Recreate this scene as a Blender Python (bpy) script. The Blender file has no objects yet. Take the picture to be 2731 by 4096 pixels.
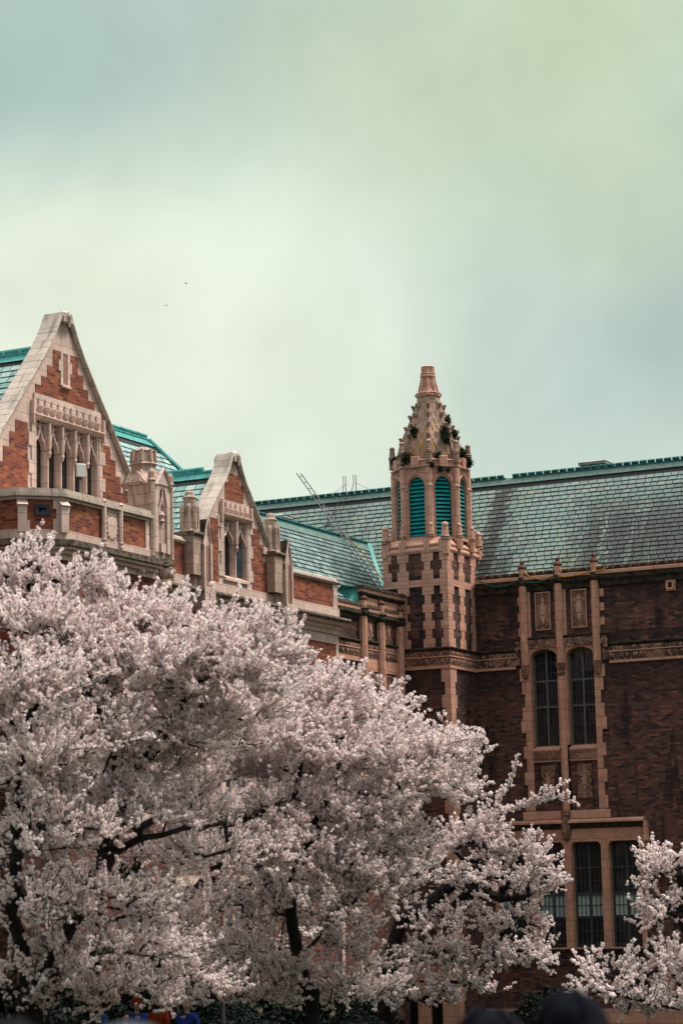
import bpy, bmesh, math, random
import numpy as np
from mathutils import Vector, Matrix
from math import radians, sin, cos, pi, sqrt, atan2

random.seed(7)
RNG = np.random.default_rng(11)
SC = bpy.context.scene

# ------------------------------------------------------------------ camera
# world frame: X runs along the long slate-roofed hall, Y into the quad's depth, Z up;
# the photographer's lens is the origin, the lawn under it lies at about z = -1.8
cam_d = bpy.data.cameras.new('camera')
cam = bpy.data.objects.new('camera', cam_d)
SC.collection.objects.link(cam)
SC.camera = cam
cam_d.sensor_fit = 'VERTICAL'
cam_d.sensor_height = 36.0
cam_d.sensor_width = 24.0
cam_d.lens = 85.0
cam_d.clip_start = 0.3
cam_d.clip_end = 3000.0
_r = Vector((0.8917, 0.45212, -0.02136))
_d = Vector((-0.09138, 0.13361, -0.98681))
_f = Vector((-0.4433, 0.88189, 0.16046))
cam.matrix_world = Matrix(((_r.x, -_d.x, -_f.x, 0), (_r.y, -_d.y, -_f.y, 0), (_r.z, -_d.z, -_f.z, 0), (0, 0, 0, 1)))
cam_d.dof.use_dof = True
cam_d.dof.focus_distance = 78.0
cam_d.dof.aperture_fstop = 2.0

# ------------------------------------------------------------------ sky, sun, exposure
SUN_AZ = radians(58.0)      # clockwise from +Y
SUN_EL = radians(63.0)
SC.view_settings.view_transform = 'Standard'
SC.view_settings.look = 'None'
SC.view_settings.exposure = 0.0
SC.view_settings.gamma = 1.0
SC.render.engine = 'CYCLES'
SC.cycles.max_bounces = 8
SC.cycles.diffuse_bounces = 4
SC.cycles.transmission_bounces = 4
SC.cycles.transparent_max_bounces = 4
SC.cycles.caustics_reflective = False
SC.cycles.caustics_refractive = False

wd = bpy.data.worlds.new('World')
SC.world = wd
wd.use_nodes = True
wt = wd.node_tree
for n in list(wt.nodes):
    wt.nodes.remove(n)


class NT:
    """small helper to wire shader nodes"""
    def __init__(self, tree):
        self.t = tree

    def n(self, kind, **kw):
        nd = self.t.nodes.new(kind)
        for k, v in kw.items():
            if k.startswith('i_'):
                key = k[2:]
                key = int(key) if key.isdigit() else key
                self.put(nd.inputs[key], v)
            else:
                setattr(nd, k, v)
        return nd

    def put(self, sock, v):
        if isinstance(v, bpy.types.NodeSocket):
            self.t.links.new(v, sock)
        elif isinstance(v, bpy.types.Node):
            self.t.links.new(v.outputs[0], sock)
        else:
            if hasattr(sock.default_value, '__len__') and not isinstance(v, str):
                v = tuple(v)
                if len(sock.default_value) == 4 and len(v) == 3:
                    v = v + (1.0,)
            sock.default_value = v

    def math(self, op, a, b=0.0, c=None, clamp=False):
        nd = self.t.nodes.new('ShaderNodeMath')
        nd.operation = op
        nd.use_clamp = clamp
        self.put(nd.inputs[0], a)
        self.put(nd.inputs[1], b)
        if c is not None:
            self.put(nd.inputs[2], c)
        return nd.outputs[0]

    def mix(self, fac, a, b, mode='MIX'):
        nd = self.t.nodes.new('ShaderNodeMix')
        nd.data_type = 'RGBA'
        nd.blend_type = mode
        nd.clamp_factor = True
        self.put(nd.inputs[0], fac)
        self.put(nd.inputs[6], a)
        self.put(nd.inputs[7], b)
        return nd.outputs[2]

    def noise(self, vec, scale, detail=3.0, rough=0.55, dist=0.0):
        nd = self.n('ShaderNodeTexNoise')
        if vec is not None:
            self.put(nd.inputs['Vector'], vec)
        nd.inputs['Scale'].default_value = scale
        nd.inputs['Detail'].default_value = detail
        nd.inputs['Roughness'].default_value = rough
        nd.inputs['Distortion'].default_value = dist
        return nd.outputs[0]

    def ramp(self, fac, stops, interp='LINEAR'):
        nd = self.n('ShaderNodeValToRGB')
        cr = nd.color_ramp
        cr.interpolation = interp
        while len(cr.elements) < len(stops):
            cr.elements.new(0.5)
        for e, (p, c) in zip(cr.elements, stops):
            e.position = p
            if not hasattr(c, '__len__'):
                c = (c, c, c)
            e.color = tuple(c) + (1.0,) if len(c) == 3 else tuple(c)
        self.put(nd.inputs[0], fac)
        return nd.outputs[0]

    def smooth(self, x, a, b):
        nd = self.n('ShaderNodeMapRange')
        nd.interpolation_type = 'SMOOTHSTEP'
        self.put(nd.inputs[0], x)
        nd.inputs[1].default_value = a
        nd.inputs[2].default_value = b
        return nd.outputs[0]


W = NT(wt)
sky = W.n('ShaderNodeTexSky')
sky.sky_type = 'NISHITA'
sky.sun_disc = False
sky.sun_elevation = SUN_EL
sky.sun_rotation = SUN_AZ
sky.altitude = 50
sky.air_density = 1.2
sky.dust_density = 3.0
tc = W.n('ShaderNodeTexCoord')
dirv = tc.outputs['Generated']
sep0 = W.n('ShaderNodeSeparateXYZ', i_0=dirv)
# thin, soft overcast: cloud colour varies with direction only
nz = W.n('ShaderNodeTexNoise', i_Vector=dirv)
nz.inputs['Scale'].default_value = 5.0
nz.inputs['Detail'].default_value = 3.5
nz.inputs['Roughness'].default_value = 0.48
nz.inputs['Distortion'].default_value = 0.35
warp = W.n('ShaderNodeVectorMath', operation='SUBTRACT', i_0=nz.outputs['Color'], i_1=(0.5, 0.5, 0.5))
warp = W.n('ShaderNodeVectorMath', operation='SCALE', i_0=warp)
warp.inputs['Scale'].default_value = 0.13
dw = W.n('ShaderNodeVectorMath', operation='ADD', i_0=dirv, i_1=warp.outputs[0]).outputs[0]
TEAL = (0.400, 0.560, 0.520)
col = W.mix(W.smooth(nz.outputs[0], 0.34, 0.66), (0.52, 0.645, 0.575), (0.69, 0.785, 0.655))
SKYBITS = [  # direction of a bank of cloud, its colour, angular reach, weight
    ((-0.4356, 0.8700, 0.2311), (0.66, 0.755, 0.655), 0.100, 0.80),
    ((-0.4633, 0.8436, 0.2714), (0.655, 0.755, 0.645), 0.070, 0.80),
    ((-0.4501, 0.8592, 0.2434), (0.58, 0.715, 0.655), 0.045, 0.70),
    ((-0.5314, 0.7808, 0.3287), (0.385, 0.535, 0.480), 0.130, 1.00),
    ((-0.4765, 0.8073, 0.3481), (0.445, 0.570, 0.500), 0.090, 0.90),
    ((-0.5399, 0.7917, 0.2858), (0.475, 0.625, 0.555), 0.085, 0.90),
    ((-0.4159, 0.8369, 0.3559), (0.43, 0.565, 0.49), 0.050, 0.70),
    ((-0.4156, 0.8536, 0.3142), (0.625, 0.715, 0.545), 0.100, 1.00),
    ((-0.3376, 0.8797, 0.3349), (0.565, 0.65, 0.455), 0.130, 1.00),
    ((-0.3274, 0.9035, 0.2765), (0.58, 0.67, 0.495), 0.075, 0.90),
    ((-0.3054, 0.8980, 0.3167), (0.5, 0.6, 0.47), 0.040, 0.60),
    ((-0.3168, 0.9235, 0.2164), (0.445, 0.560, 0.500), 0.085, 1.00),
    ((-0.3467, 0.9169, 0.1977), (0.5, 0.625, 0.565), 0.070, 0.80),
    ((-0.3805, 0.8946, 0.2344), (0.6, 0.7, 0.61), 0.060, 0.70),
    ((-0.5439, 0.8027, 0.2448), (0.87, 0.915, 0.73), 0.095, 1.00),
    ((-0.5063, 0.8346, 0.2170), (0.84, 0.90, 0.745), 0.135, 1.00),
    ((-0.4646, 0.8646, 0.1913), (0.81, 0.88, 0.74), 0.100, 0.95),
    ((-0.5314, 0.8079, 0.2548), (0.78, 0.86, 0.68), 0.050, 0.80),
]
for dd, cc, rr, ww in SKYBITS:
    vv = Vector(dd).normalized()
    dist = W.n('ShaderNodeVectorMath', operation='DISTANCE', i_0=dw, i_1=tuple(vv)).outputs['Value']
    m = W.math('MULTIPLY', W.smooth(dist, rr, 0.0), ww)
    col = W.mix(m, col, cc)
# wisps inside the cover
wn = W.n('ShaderNodeTexNoise', i_Vector=dw)
wn.inputs['Scale'].default_value = 17.0
wn.inputs['Detail'].default_value = 5.0
wn.inputs['Roughness'].default_value = 0.5
col = W.mix(1.0, col, W.ramp(wn.outputs[0], [(0.28, 0.905), (0.72, 1.07)]), 'MULTIPLY')
# a pale glow of thin cloud low over the gables
lowg = W.math('MULTIPLY', W.smooth(sep0.outputs[2], 0.24, 0.10), 0.45)
col = W.mix(lowg, col, (0.78, 0.855, 0.72))
# the cover thins towards the zenith and is heavier and duller behind the photographer
sep = W.n('ShaderNodeSeparateXYZ', i_0=dirv)
up = W.smooth(sep.outputs[2], 0.38, 0.95)
col = W.mix(W.math('MULTIPLY', up, 0.9), col, (2.9, 2.95, 2.8))
back = W.n('ShaderNodeVectorMath', operation='DOT_PRODUCT', i_0=dirv, i_1=(0.35, -0.93, 0.0)).outputs['Value']
col = W.mix(W.math('MULTIPLY', W.smooth(back, -0.25, 0.8), 0.85), col, (0.44, 0.47, 0.47))
skyc = W.mix(1.0, sky.outputs[0], (0.09, 0.09, 0.09), 'MULTIPLY')
fin = W.mix(0.92, skyc, col)
bg = W.n('ShaderNodeBackground', i_0=fin)
bg.inputs[1].default_value = 1.05
wo = W.n('ShaderNodeOutputWorld', i_0=bg.outputs[0])

sun_d = bpy.data.lights.new('sun', 'SUN')
sun_d.energy = 4.8
sun_d.angle = radians(16.0)
sun_d.color = (1.0, 0.93, 0.82)
sun = bpy.data.objects.new('sun', sun_d)
SC.collection.objects.link(sun)
sd = Vector((sin(SUN_AZ) * cos(SUN_EL), cos(SUN_AZ) * cos(SUN_EL), sin(SUN_EL)))
sun.rotation_euler = (-sd).to_track_quat('-Z', 'Y').to_euler()

# ------------------------------------------------------------------ object helpers
COL = SC.collection


def tag(o, label=None, cat=None, group=None, kind=None):
    if label:
        o['label'] = label
    if cat:
        o['category'] = cat
    if group:
        o['group'] = group
    if kind:
        o['kind'] = kind
    return o


def thing(name, label, cat, loc=(0, 0, 0), group=None):
    o = bpy.data.objects.new(name, None)
    COL.objects.link(o)
    o.location = loc
    o.empty_display_size = 0.2
    return tag(o, label, cat, group)


def link(name, me, material=None, parent=None):
    o = bpy.data.objects.new(name, me)
    COL.objects.link(o)
    if material is not None and not me.materials:
        me.materials.append(material)
    if parent is not None:
        o.parent = parent
        # part meshes are written in world coordinates
        top = parent
        off = Vector((0, 0, 0))
        while top is not None:
            off += Vector(top.location)
            top = top.parent
        o.location = -off
    return o


def copy_tree(o, parent=None):
    c = o.copy()
    COL.objects.link(c)
    if parent is not None:
        c.parent = parent
    for ch in list(o.children):
        copy_tree(ch, c)
    return c


class MB:
    """collects shapes in a frame (s along, d outwards, z up) and links them as ONE mesh"""
    def __init__(self, o=(0, 0, 0), es=(1, 0, 0), ed=(0, -1, 0)):
        self.v, self.f = [], []
        self.o, self.es, self.ed = Vector(o), Vector(es), Vector(ed)

    def P(self, s, d, z):
        return self.o + self.es * s + self.ed * d + Vector((0, 0, z))

    def add(self, pts, faces):
        b = len(self.v)
        self.v += [self.P(*p) for p in pts]
        self.f += [tuple(b + i for i in f) for f in faces]

    def box(self, s0, s1, d0, d1, z0, z1):
        self.add([(s0, d0, z0), (s1, d0, z0), (s1, d1, z0), (s0, d1, z0), (s0, d0, z1), (s1, d0, z1), (s1, d1, z1), (s0, d1, z1)],
                 [(0, 3, 2, 1), (4, 5, 6, 7), (0, 1, 5, 4), (1, 2, 6, 5), (2, 3, 7, 6), (3, 0, 4, 7)])

    def tbox(self, s0, s1, d0, d1, z0, z1, a=0.02):
        """box with chamfered outer edges"""
        self.add([(s0, d0, z0), (s1, d0, z0), (s1, d1 - a, z0), (s0, d1 - a, z0), (s0, d0, z1), (s1, d0, z1), (s1, d1 - a, z1), (s0, d1 - a, z1),
                  (s0 + a, d1, z0 + a), (s1 - a, d1, z0 + a), (s1 - a, d1, z1 - a), (s0 + a, d1, z1 - a)],
                 [(0, 3, 2, 1), (4, 5, 6, 7), (0, 1, 5, 4), (1, 2, 6, 5), (3, 0, 4, 7), (8, 9, 10, 11), (3, 2, 9, 8), (2, 6, 10, 9), (6, 7, 11, 10), (7, 3, 8, 11)])

    def prism(self, poly, d0, d1):
        """polygon of (s, z) pushed from d0 to d1"""
        n = len(poly)
        self.add([(s, d0, z) for s, z in poly] + [(s, d1, z) for s, z in poly],
                 [tuple(range(n))[::-1], tuple(range(n, 2 * n))] + [(i, (i + 1) % n, n + (i + 1) % n, n + i) for i in range(n)])

    def profile(self, prof, s0, s1):
        """section of (d, z) run along s"""
        n = len(prof)
        self.add([(s0, d, z) for d, z in prof] + [(s1, d, z) for d, z in prof],
                 [tuple(range(n))[::-1], tuple(range(n, 2 * n))] + [(i, (i + 1) % n, n + (i + 1) % n, n + i) for i in range(n)])

    def lathe(self, s, d, rings, n=8, rot=0.0, cap=True):
        base = len(self.v)
        for r, z in rings:
            for k in range(n):
                a = rot + 2 * pi * k / n
                self.v.append(self.P(s + r * cos(a), d + r * sin(a), z))
        for i in range(len(rings) - 1):
            for k in range(n):
                k2 = (k + 1) % n
                self.f.append((base + i * n + k, base + i * n + k2, base + (i + 1) * n + k2, base + (i + 1) * n + k))
        if cap:
            self.f.append(tuple(base + k for k in range(n))[::-1])
            self.f.append(tuple(base + (len(rings) - 1) * n + k for k in range(n)))

    def tube(self, pts, rad, n=6):
        """pts in local coordinates; rad number or list"""
        pts = [self.P(*p) for p in pts]
        if not hasattr(rad, '__len__'):
            rad = [rad] * len(pts)
        base = len(self.v)
        for i, p in enumerate(pts):
            t = (pts[min(i + 1, len(pts) - 1)] - pts[max(i - 1, 0)]).normalized()
            a = t.cross(Vector((0, 0, 1)))
            if a.length < 1e-3:
                a = t.cross(Vector((1, 0, 0)))
            a.normalize()
            b = t.cross(a)
            for k in range(n):
                w = 2 * pi * k / n
                self.v.append(p + (a * cos(w) + b * sin(w)) * rad[i])
        for i in range(len(pts) - 1):
            for k in range(n):
                k2 = (k + 1) % n
                self.f.append((base + i * n + k, base + i * n + k2, base + (i + 1) * n + k2, base + (i + 1) * n + k))
        self.f.append(tuple(base + k for k in range(n))[::-1])
        self.f.append(tuple(base + (len(pts) - 1) * n + k for k in range(n)))

    def ball(self, c, r, n=8, m=6):
        c = tuple(c)
        r = r if hasattr(r, '__len__') else (r, r, r)
        base = len(self.v)
        for i in range(m + 1):
            t = pi * i / m
            for k in range(n):
                a = 2 * pi * k / n
                self.v.append(self.P(c[0] + r[0] * sin(t) * cos(a), c[1] + r[1] * sin(t) * sin(a), c[2] + r[2] * cos(t)))
        for i in range(m):
            for k in range(n):
                k2 = (k + 1) % n
                self.f.append((base + i * n + k, base + i * n + k2, base + (i + 1) * n + k2, base + (i + 1) * n + k))

    def wall(self, s0, s1, z0, z1, d0, d1, holes=()):
        """slab with rectangular openings (a, b, za, zb)"""
        zs = sorted({z0, z1} | {max(z0, min(z1, h[2])) for h in holes} | {max(z0, min(z1, h[3])) for h in holes})
        for za, zb in zip(zs[:-1], zs[1:]):
            if zb - za < 1e-6:
                continue
            zm = (za + zb) / 2
            cuts = sorted((max(s0, h[0]), min(s1, h[1])) for h in holes if h[2] < zm < h[3] and h[1] > s0 and h[0] < s1)
            a = s0
            for ca, cb in cuts:
                if ca - a > 1e-6:
                    self.box(a, ca, d0, d1, za, zb)
                a = max(a, cb)
            if s1 - a > 1e-6:
                self.box(a, s1, d0, d1, za, zb)

    def build(self, name, material, parent=None, smooth=False, bevel=0.0):
        me = bpy.data.meshes.new(name)
        me.from_pydata([tuple(p) for p in self.v], [], self.f)
        bm = bmesh.new()
        bm.from_mesh(me)
        bmesh.ops.recalc_face_normals(bm, faces=bm.faces)
        bm.to_mesh(me)
        bm.free()
        if smooth:
            me.polygons.foreach_set('use_smooth', [True] * len(me.polygons))
        o = link(name, me, material, parent)
        if bevel:
            b = o.modifiers.new('edge', 'BEVEL')
            b.width = bevel
            b.segments = 1
            b.limit_method = 'ANGLE'
            b.angle_limit = radians(50)
        return o


# ------------------------------------------------------------------ materials
MATS = {}
ALB = 0.70        # the swatches below were judged bright; real surfaces reflect less


def new_mat(name):
    m = bpy.data.materials.new(name)
    m.use_nodes = True
    t = m.node_tree
    for n in list(t.nodes):
        t.nodes.remove(n)
    N = NT(t)
    out = N.n('ShaderNodeOutputMaterial')
    MATS[name] = m
    return m, N, out


def finish(N, out, color, rough=0.8, bump=None, strength=0.3, dist=0.02, spec=0.3, metallic=0.0):
    b = N.n('ShaderNodeBsdfPrincipled')
    color = N.mix(1.0, color, (ALB, ALB, ALB), 'MULTIPLY')
    N.put(b.inputs['Base Color'], color)
    N.put(b.inputs['Roughness'], rough)
    b.inputs['Specular IOR Level'].default_value = spec
    b.inputs['Metallic'].default_value = metallic
    if bump is not None:
        bp = N.n('ShaderNodeBump', i_Height=bump)
        bp.inputs['Strength'].default_value = strength
        bp.inputs['Distance'].default_value = dist
        N.put(b.inputs['Normal'], bp.outputs[0])
    N.put(out.inputs[0], b.outputs[0])
    return b


def wallcoord(N):
    """metres along the wall, height: works on any upright face"""
    g = N.n('ShaderNodeNewGeometry')
    cr = N.n('ShaderNodeVectorMath', operation='CROSS_PRODUCT', i_0=g.outputs['True Normal'], i_1=(0, 0, 1))
    nr = N.n('ShaderNodeVectorMath', operation='NORMALIZE', i_0=cr.outputs[0])
    dt = N.n('ShaderNodeVectorMath', operation='DOT_PRODUCT', i_0=g.outputs['Position'], i_1=nr.outputs[0])
    sp = N.n('ShaderNodeSeparateXYZ', i_0=g.outputs['Position'])
    cb = N.n('ShaderNodeCombineXYZ', i_0=dt.outputs['Value'], i_1=sp.outputs[2])
    return g, cb.outputs[0], dt.outputs['Value'], sp.outputs[2]


def brick_mat(name, colors, mortar, stain_col, stain_lo, stain_hi, soot=None):
    m, N, out = new_mat(name)
    g, wc, sx, z = wallcoord(N)
    bt = N.n('ShaderNodeTexBrick', i_Vector=wc)
    bt.inputs['Color1'].default_value = (0, 0, 0, 1)
    bt.inputs['Color2'].default_value = (1, 1, 1, 1)
    bt.inputs['Mortar'].default_value = (0.5, 0.5, 0.5, 1)
    bt.inputs['Scale'].default_value = 1.0
    bt.inputs['Mortar Size'].default_value = 0.006
    bt.inputs['Mortar Smooth'].default_value = 0.2
    bt.inputs['Bias'].default_value = 0.0
    bt.inputs['Brick Width'].default_value = 0.235
    bt.inputs['Row Height'].default_value = 0.077
    bt.offset = 0.5
    c = N.ramp(bt.outputs['Color'], colors)
    big = N.noise(wc, 0.7, 4.0, 0.6)
    c = N.mix(N.math('MULTIPLY', N.smooth(big, 0.35, 0.75), 0.35), c, colors[0][1])
    c = N.mix(bt.outputs['Fac'], c, mortar)
    st = N.n('ShaderNodeMapping', i_0=wc)
    st.inputs['Scale'].default_value = (1.6, 0.28, 1.0)
    stn = N.noise(st.outputs[0], 1.3, 5.0, 0.62, 0.4)
    f = N.smooth(stn, stain_lo, stain_hi)
    if soot:
        # water-borne soot hanging below the cornice and the carved band
        for zt, zb, w in soot:
            edge = N.math('ADD', z, N.math('MULTIPLY', N.math('SUBTRACT', stn, 0.5), 3.2))
            k = N.math('MULTIPLY', N.smooth(edge, zb, zt), w)
            top = N.math('LESS_THAN', z, zt + 0.3)
            f = N.math('MAXIMUM', f, N.math('MULTIPLY', k, top))
    c = N.mix(N.math('MULTIPLY', f, 0.82), c, stain_col)
    fine = N.noise(g.outputs['Position'], 18.0, 3.0, 0.6)
    c = N.mix(0.25, c, N.mix(1.0, c, N.ramp(fine, [(0.3, 0.35), (0.7, 1.5)]), 'MULTIPLY'))
    h = N.math('SUBTRACT', N.math('MULTIPLY', fine, 0.3), bt.outputs['Fac'])
    finish(N, out, c, 0.85, h, 0.5, 0.012)
    return m


def stone_mat(name, base, dark, joint, bw=0.62, bh=0.37, off=(0, 0), stain=(0.56, 0.8), rough=0.62, warm=None):
    m, N, out = new_mat(name)
    g, wc, sx, z = wallcoord(N)
    mp = N.n('ShaderNodeMapping', i_0=wc)
    mp.inputs['Location'].default_value = (off[0], off[1], 0)
    bt = N.n('ShaderNodeTexBrick', i_Vector=mp.outputs[0])
    bt.inputs['Color1'].default_value = (0, 0, 0, 1)
    bt.inputs['Color2'].default_value = (1, 1, 1, 1)
    bt.inputs['Scale'].default_value = 1.0
    bt.inputs['Mortar Size'].default_value = 0.007
    bt.inputs['Mortar Smooth'].default_value = 0.3
    bt.inputs['Brick Width'].default_value = bw
    bt.inputs['Row Height'].default_value = bh
    bt.offset = 0.37
    blk = N.ramp(bt.outputs['Color'], [(0.0, tuple(x * 0.86 for x in base)), (0.55, base), (1.0, warm or tuple(min(1, x * 1.12) for x in base))])
    n1 = N.noise(g.outputs['Position'], 2.2, 6.0, 0.65)
    n2 = N.noise(g.outputs['Position'], 14.0, 4.0, 0.6)
    c = N.mix(1.0, blk, N.ramp(n1, [(0.3, 0.82), (0.7, 1.12)]), 'MULTIPLY')
    c = N.mix(1.0, c, N.ramp(n2, [(0.3, 0.88), (0.7, 1.08)]), 'MULTIPLY')
    st = N.n('ShaderNodeMapping', i_0=wc)
    st.inputs['Scale'].default_value = (3.0, 0.5, 1.0)
    n3 = N.noise(st.outputs[0], 1.6, 5.0, 0.65, 0.3)
    c = N.mix(N.math('MULTIPLY', N.smooth(n3, stain[0], stain[1]), 0.7), c, dark)
    c = N.mix(N.math('MULTIPLY', bt.outputs['Fac'], 0.75), c, joint)
    h = N.math('SUBTRACT', N.math('MULTIPLY', n2, 0.35), bt.outputs['Fac'])
    finish(N, out, c, rough, h, 0.45, 0.012, 0.35)
    return m


def plain_mat(name, c1, c2, scale=6.0, rough=0.7, strength=0.25, spec=0.2, metallic=0.0, detail=5.0):
    m, N, out = new_mat(name)
    g = N.n('ShaderNodeNewGeometry')
    n1 = N.noise(g.outputs['Position'], scale, detail, 0.62)
    c = N.mix(N.smooth(n1, 0.33, 0.68), c1, c2)
    finish(N, out, c, rough, n1, strength, 0.01, spec, metallic)
    return m


def carved_mat(name, base, dark, scale):
    """shallow carved leaf relief: pale crests, darker hollows"""
    m, N, out = new_mat(name)
    g, wc, sx, z = wallcoord(N)
    vo = N.n('ShaderNodeTexVoronoi', i_Vector=wc)
    vo.feature = 'SMOOTH_F1'
    vo.inputs['Scale'].default_value = scale
    vo.inputs['Smoothness'].default_value = 0.35
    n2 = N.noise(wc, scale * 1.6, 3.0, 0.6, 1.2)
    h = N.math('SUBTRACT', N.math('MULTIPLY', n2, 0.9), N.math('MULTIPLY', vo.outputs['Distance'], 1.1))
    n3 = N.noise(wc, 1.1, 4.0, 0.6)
    hollowf = N.math('MULTIPLY', N.smooth(h, 0.20, -0.12), N.math('ADD', 0.25, N.smooth(n3, 0.38, 0.6)))  # dark colour mixed into the low parts of the relief
    c = N.mix(N.math('MINIMUM', hollowf, 0.9), base, dark)
    finish(N, out, c, 0.75, h, 0.9, 0.05, 0.3)
    return m


def slate_mat(name, stops, streaks, stain_col, zone=None, bands=()):
    m, N, out = new_mat(name)
    g, wc, sx, z = wallcoord(N)
    rnd = g.outputs['Random Per Island']
    c = N.ramp(rnd, [(p, (q[0] * 0.92, q[1] * 0.99, q[2] * 0.985)) for p, q in stops])
    st = N.n('ShaderNodeMapping', i_0=wc)
    st.inputs['Scale'].default_value = (2.0, 0.22, 1.0)
    s1 = N.noise(st.outputs[0], 0.9, 5.0, 0.6, 0.25)
    lowr = N.smooth(z, 14.2, 11.2)
    f = N.math('MULTIPLY', N.smooth(s1, streaks[0], streaks[1]), N.math('ADD', 0.25, N.math('MULTIPLY', lowr, 0.75)))
    if zone:                   # the damp, north-eastern end is streaked with moss and soot towards the eaves
        s2 = N.n('ShaderNodeMapping', i_0=wc)
        s2.inputs['Scale'].default_value = (3.4, 0.20, 1.0)
        n4 = N.noise(s2.outputs[0], 1.0, 6.0, 0.68, 0.15)
        zx = N.smooth(sx, -zone[0], -zone[1])
        zf = N.math('MULTIPLY', N.math('MULTIPLY', N.smooth(n4, 0.40, 0.48), zx), N.smooth(z, 14.6, 12.5))
        f = N.math('MAXIMUM', f, N.math('MULTIPLY', zf, 0.95))
    for a, b, w in [(-q, -p, w_) for p, q, w_ in bands]:      # rain-washed dirt tracks below a gap in the ridge and below the davits
        wob = N.math('ADD', sx, N.math('MULTIPLY', N.math('SUBTRACT', s1, 0.5), 0.5))
        mid, half = (a + b) / 2, (b - a) / 2
        k = N.smooth(N.math('ABSOLUTE', N.math('SUBTRACT', wob, mid)), half, half * 0.55)
        f = N.math('MAXIMUM', f, N.math('MULTIPLY', k, w))
    c = N.mix(N.math('MULTIPLY', f, 0.94), c, stain_col)
    sf = N.n('ShaderNodeMapping', i_0=wc)
    sf.inputs['Scale'].default_value = (14.0, 1.6, 1.0)
    n2 = N.noise(sf.outputs[0], 2.0, 4.0, 0.65)
    c = N.mix(1.0, c, N.ramp(n2, [(0.3, 0.78), (0.7, 1.16)]), 'MULTIPLY')
    lich = N.noise(wc, 0.55, 4.0, 0.6)
    c = N.mix(N.math('MULTIPLY', N.smooth(lich, 0.60, 0.74), 0.35), c, (0.30, 0.30, 0.12))
    finish(N, out, c, 0.55, n2, 0.25, 0.008, 0.4)
    return m


BRICK_L = brick_mat('orange_red_brick', [(0.0, (0.11, 0.033, 0.028)), (0.25, (0.25, 0.058, 0.036)), (0.5, (0.33, 0.080, 0.042)), (0.75, (0.39, 0.106, 0.052)), (1.0, (0.49, 0.165, 0.07))],
                    (0.30, 0.155, 0.115), (0.13, 0.05, 0.04), 0.66, 0.86)
BRICK_R = brick_mat('dark_clinker_brick', [(0.0, (0.035, 0.025, 0.026)), (0.2, (0.115, 0.048, 0.038)), (0.5, (0.215, 0.076, 0.062)), (0.8, (0.175, 0.092, 0.084)), (1.0, (0.38, 0.14, 0.085))],
                    (0.10, 0.070, 0.064), (0.014, 0.012, 0.016), 0.50, 0.66, soot=[(10.7, 9.1, 0.95), (8.6, 8.3, 0.8), (7.85, 5.9, 0.8)])
STONE_L = stone_mat('pale_terracotta', (0.84, 0.60, 0.53), (0.16, 0.125, 0.11), (0.10, 0.075, 0.07), 0.8, 0.42)
STONE_LW = stone_mat('weathered_terracotta', (0.72, 0.58, 0.50), (0.17, 0.14, 0.11), (0.09, 0.07, 0.06), 9.0, 0.42, stain=(0.47, 0.70))
STONE_R = stone_mat('pink_terracotta', (0.80, 0.40, 0.295), (0.10, 0.065, 0.055), (0.08, 0.045, 0.04), 0.9, 0.335, warm=(0.84, 0.45, 0.31))
STONE_T = stone_mat('buff_terracotta', (0.80, 0.41, 0.315), (0.20, 0.12, 0.09), (0.17, 0.085, 0.065), 0.7, 0.298, warm=(0.87, 0.50, 0.37))
STONE_P = stone_mat('black_jointed_terracotta', (0.62, 0.43, 0.355), (0.12, 0.085, 0.07), (0.018, 0.014, 0.014), 0.36, 0.30, stain=(0.50, 0.72))
STONE_N = stone_mat('smooth_pink_terracotta', (0.66, 0.37, 0.27), (0.18, 0.09, 0.065), (0.14, 0.07, 0.055), 9.0, 9.0)
STONE_S = stone_mat('lichened_terracotta', (0.52, 0.33, 0.24), (0.15, 0.085, 0.06), (0.10, 0.06, 0.05), 5.0, 5.0, stain=(0.38, 0.62))
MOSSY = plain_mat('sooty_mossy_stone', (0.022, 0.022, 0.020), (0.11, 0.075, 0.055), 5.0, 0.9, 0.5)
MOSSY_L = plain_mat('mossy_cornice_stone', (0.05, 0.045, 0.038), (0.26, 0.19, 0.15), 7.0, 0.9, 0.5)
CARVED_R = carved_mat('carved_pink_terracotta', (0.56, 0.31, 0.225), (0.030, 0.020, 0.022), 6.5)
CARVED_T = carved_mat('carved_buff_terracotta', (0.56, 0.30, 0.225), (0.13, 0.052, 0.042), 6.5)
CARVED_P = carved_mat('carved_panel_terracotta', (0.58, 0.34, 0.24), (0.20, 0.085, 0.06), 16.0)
SLATE_R = slate_mat('green_grey_slate', [(0.0, (0.19, 0.22, 0.22)), (0.10, (0.23, 0.31, 0.295)), (0.35, (0.255, 0.355, 0.33)), (0.65, (0.285, 0.375, 0.35)), (0.80, (0.28, 0.30, 0.30)), (0.92, (0.34, 0.40, 0.365)), (1.0, (0.37, 0.38, 0.30))],
                    (0.50, 0.68), (0.036, 0.030, 0.027), zone=(-31.0, -28.9), bands=[(-33.45, -32.62, 0.97), (-40.3, -38.6, 0.30)])
SLATE_W = slate_mat('blue_green_slate', [(0.0, (0.08, 0.11, 0.13)), (0.2, (0.15, 0.24, 0.25)), (0.45, (0.19, 0.32, 0.31)), (0.7, (0.21, 0.25, 0.28)), (0.9, (0.30, 0.44, 0.41)), (1.0, (0.36, 0.42, 0.36))],
                    (0.60, 0.8), (0.07, 0.07, 0.07))
SLATE_L = slate_mat('pale_green_slate', [(0.0, (0.20, 0.30, 0.31)), (0.3, (0.34, 0.52, 0.52)), (0.7, (0.42, 0.58, 0.57)), (1.0, (0.52, 0.60, 0.55))],
                    (0.66, 0.85), (0.14, 0.16, 0.15))
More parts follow.
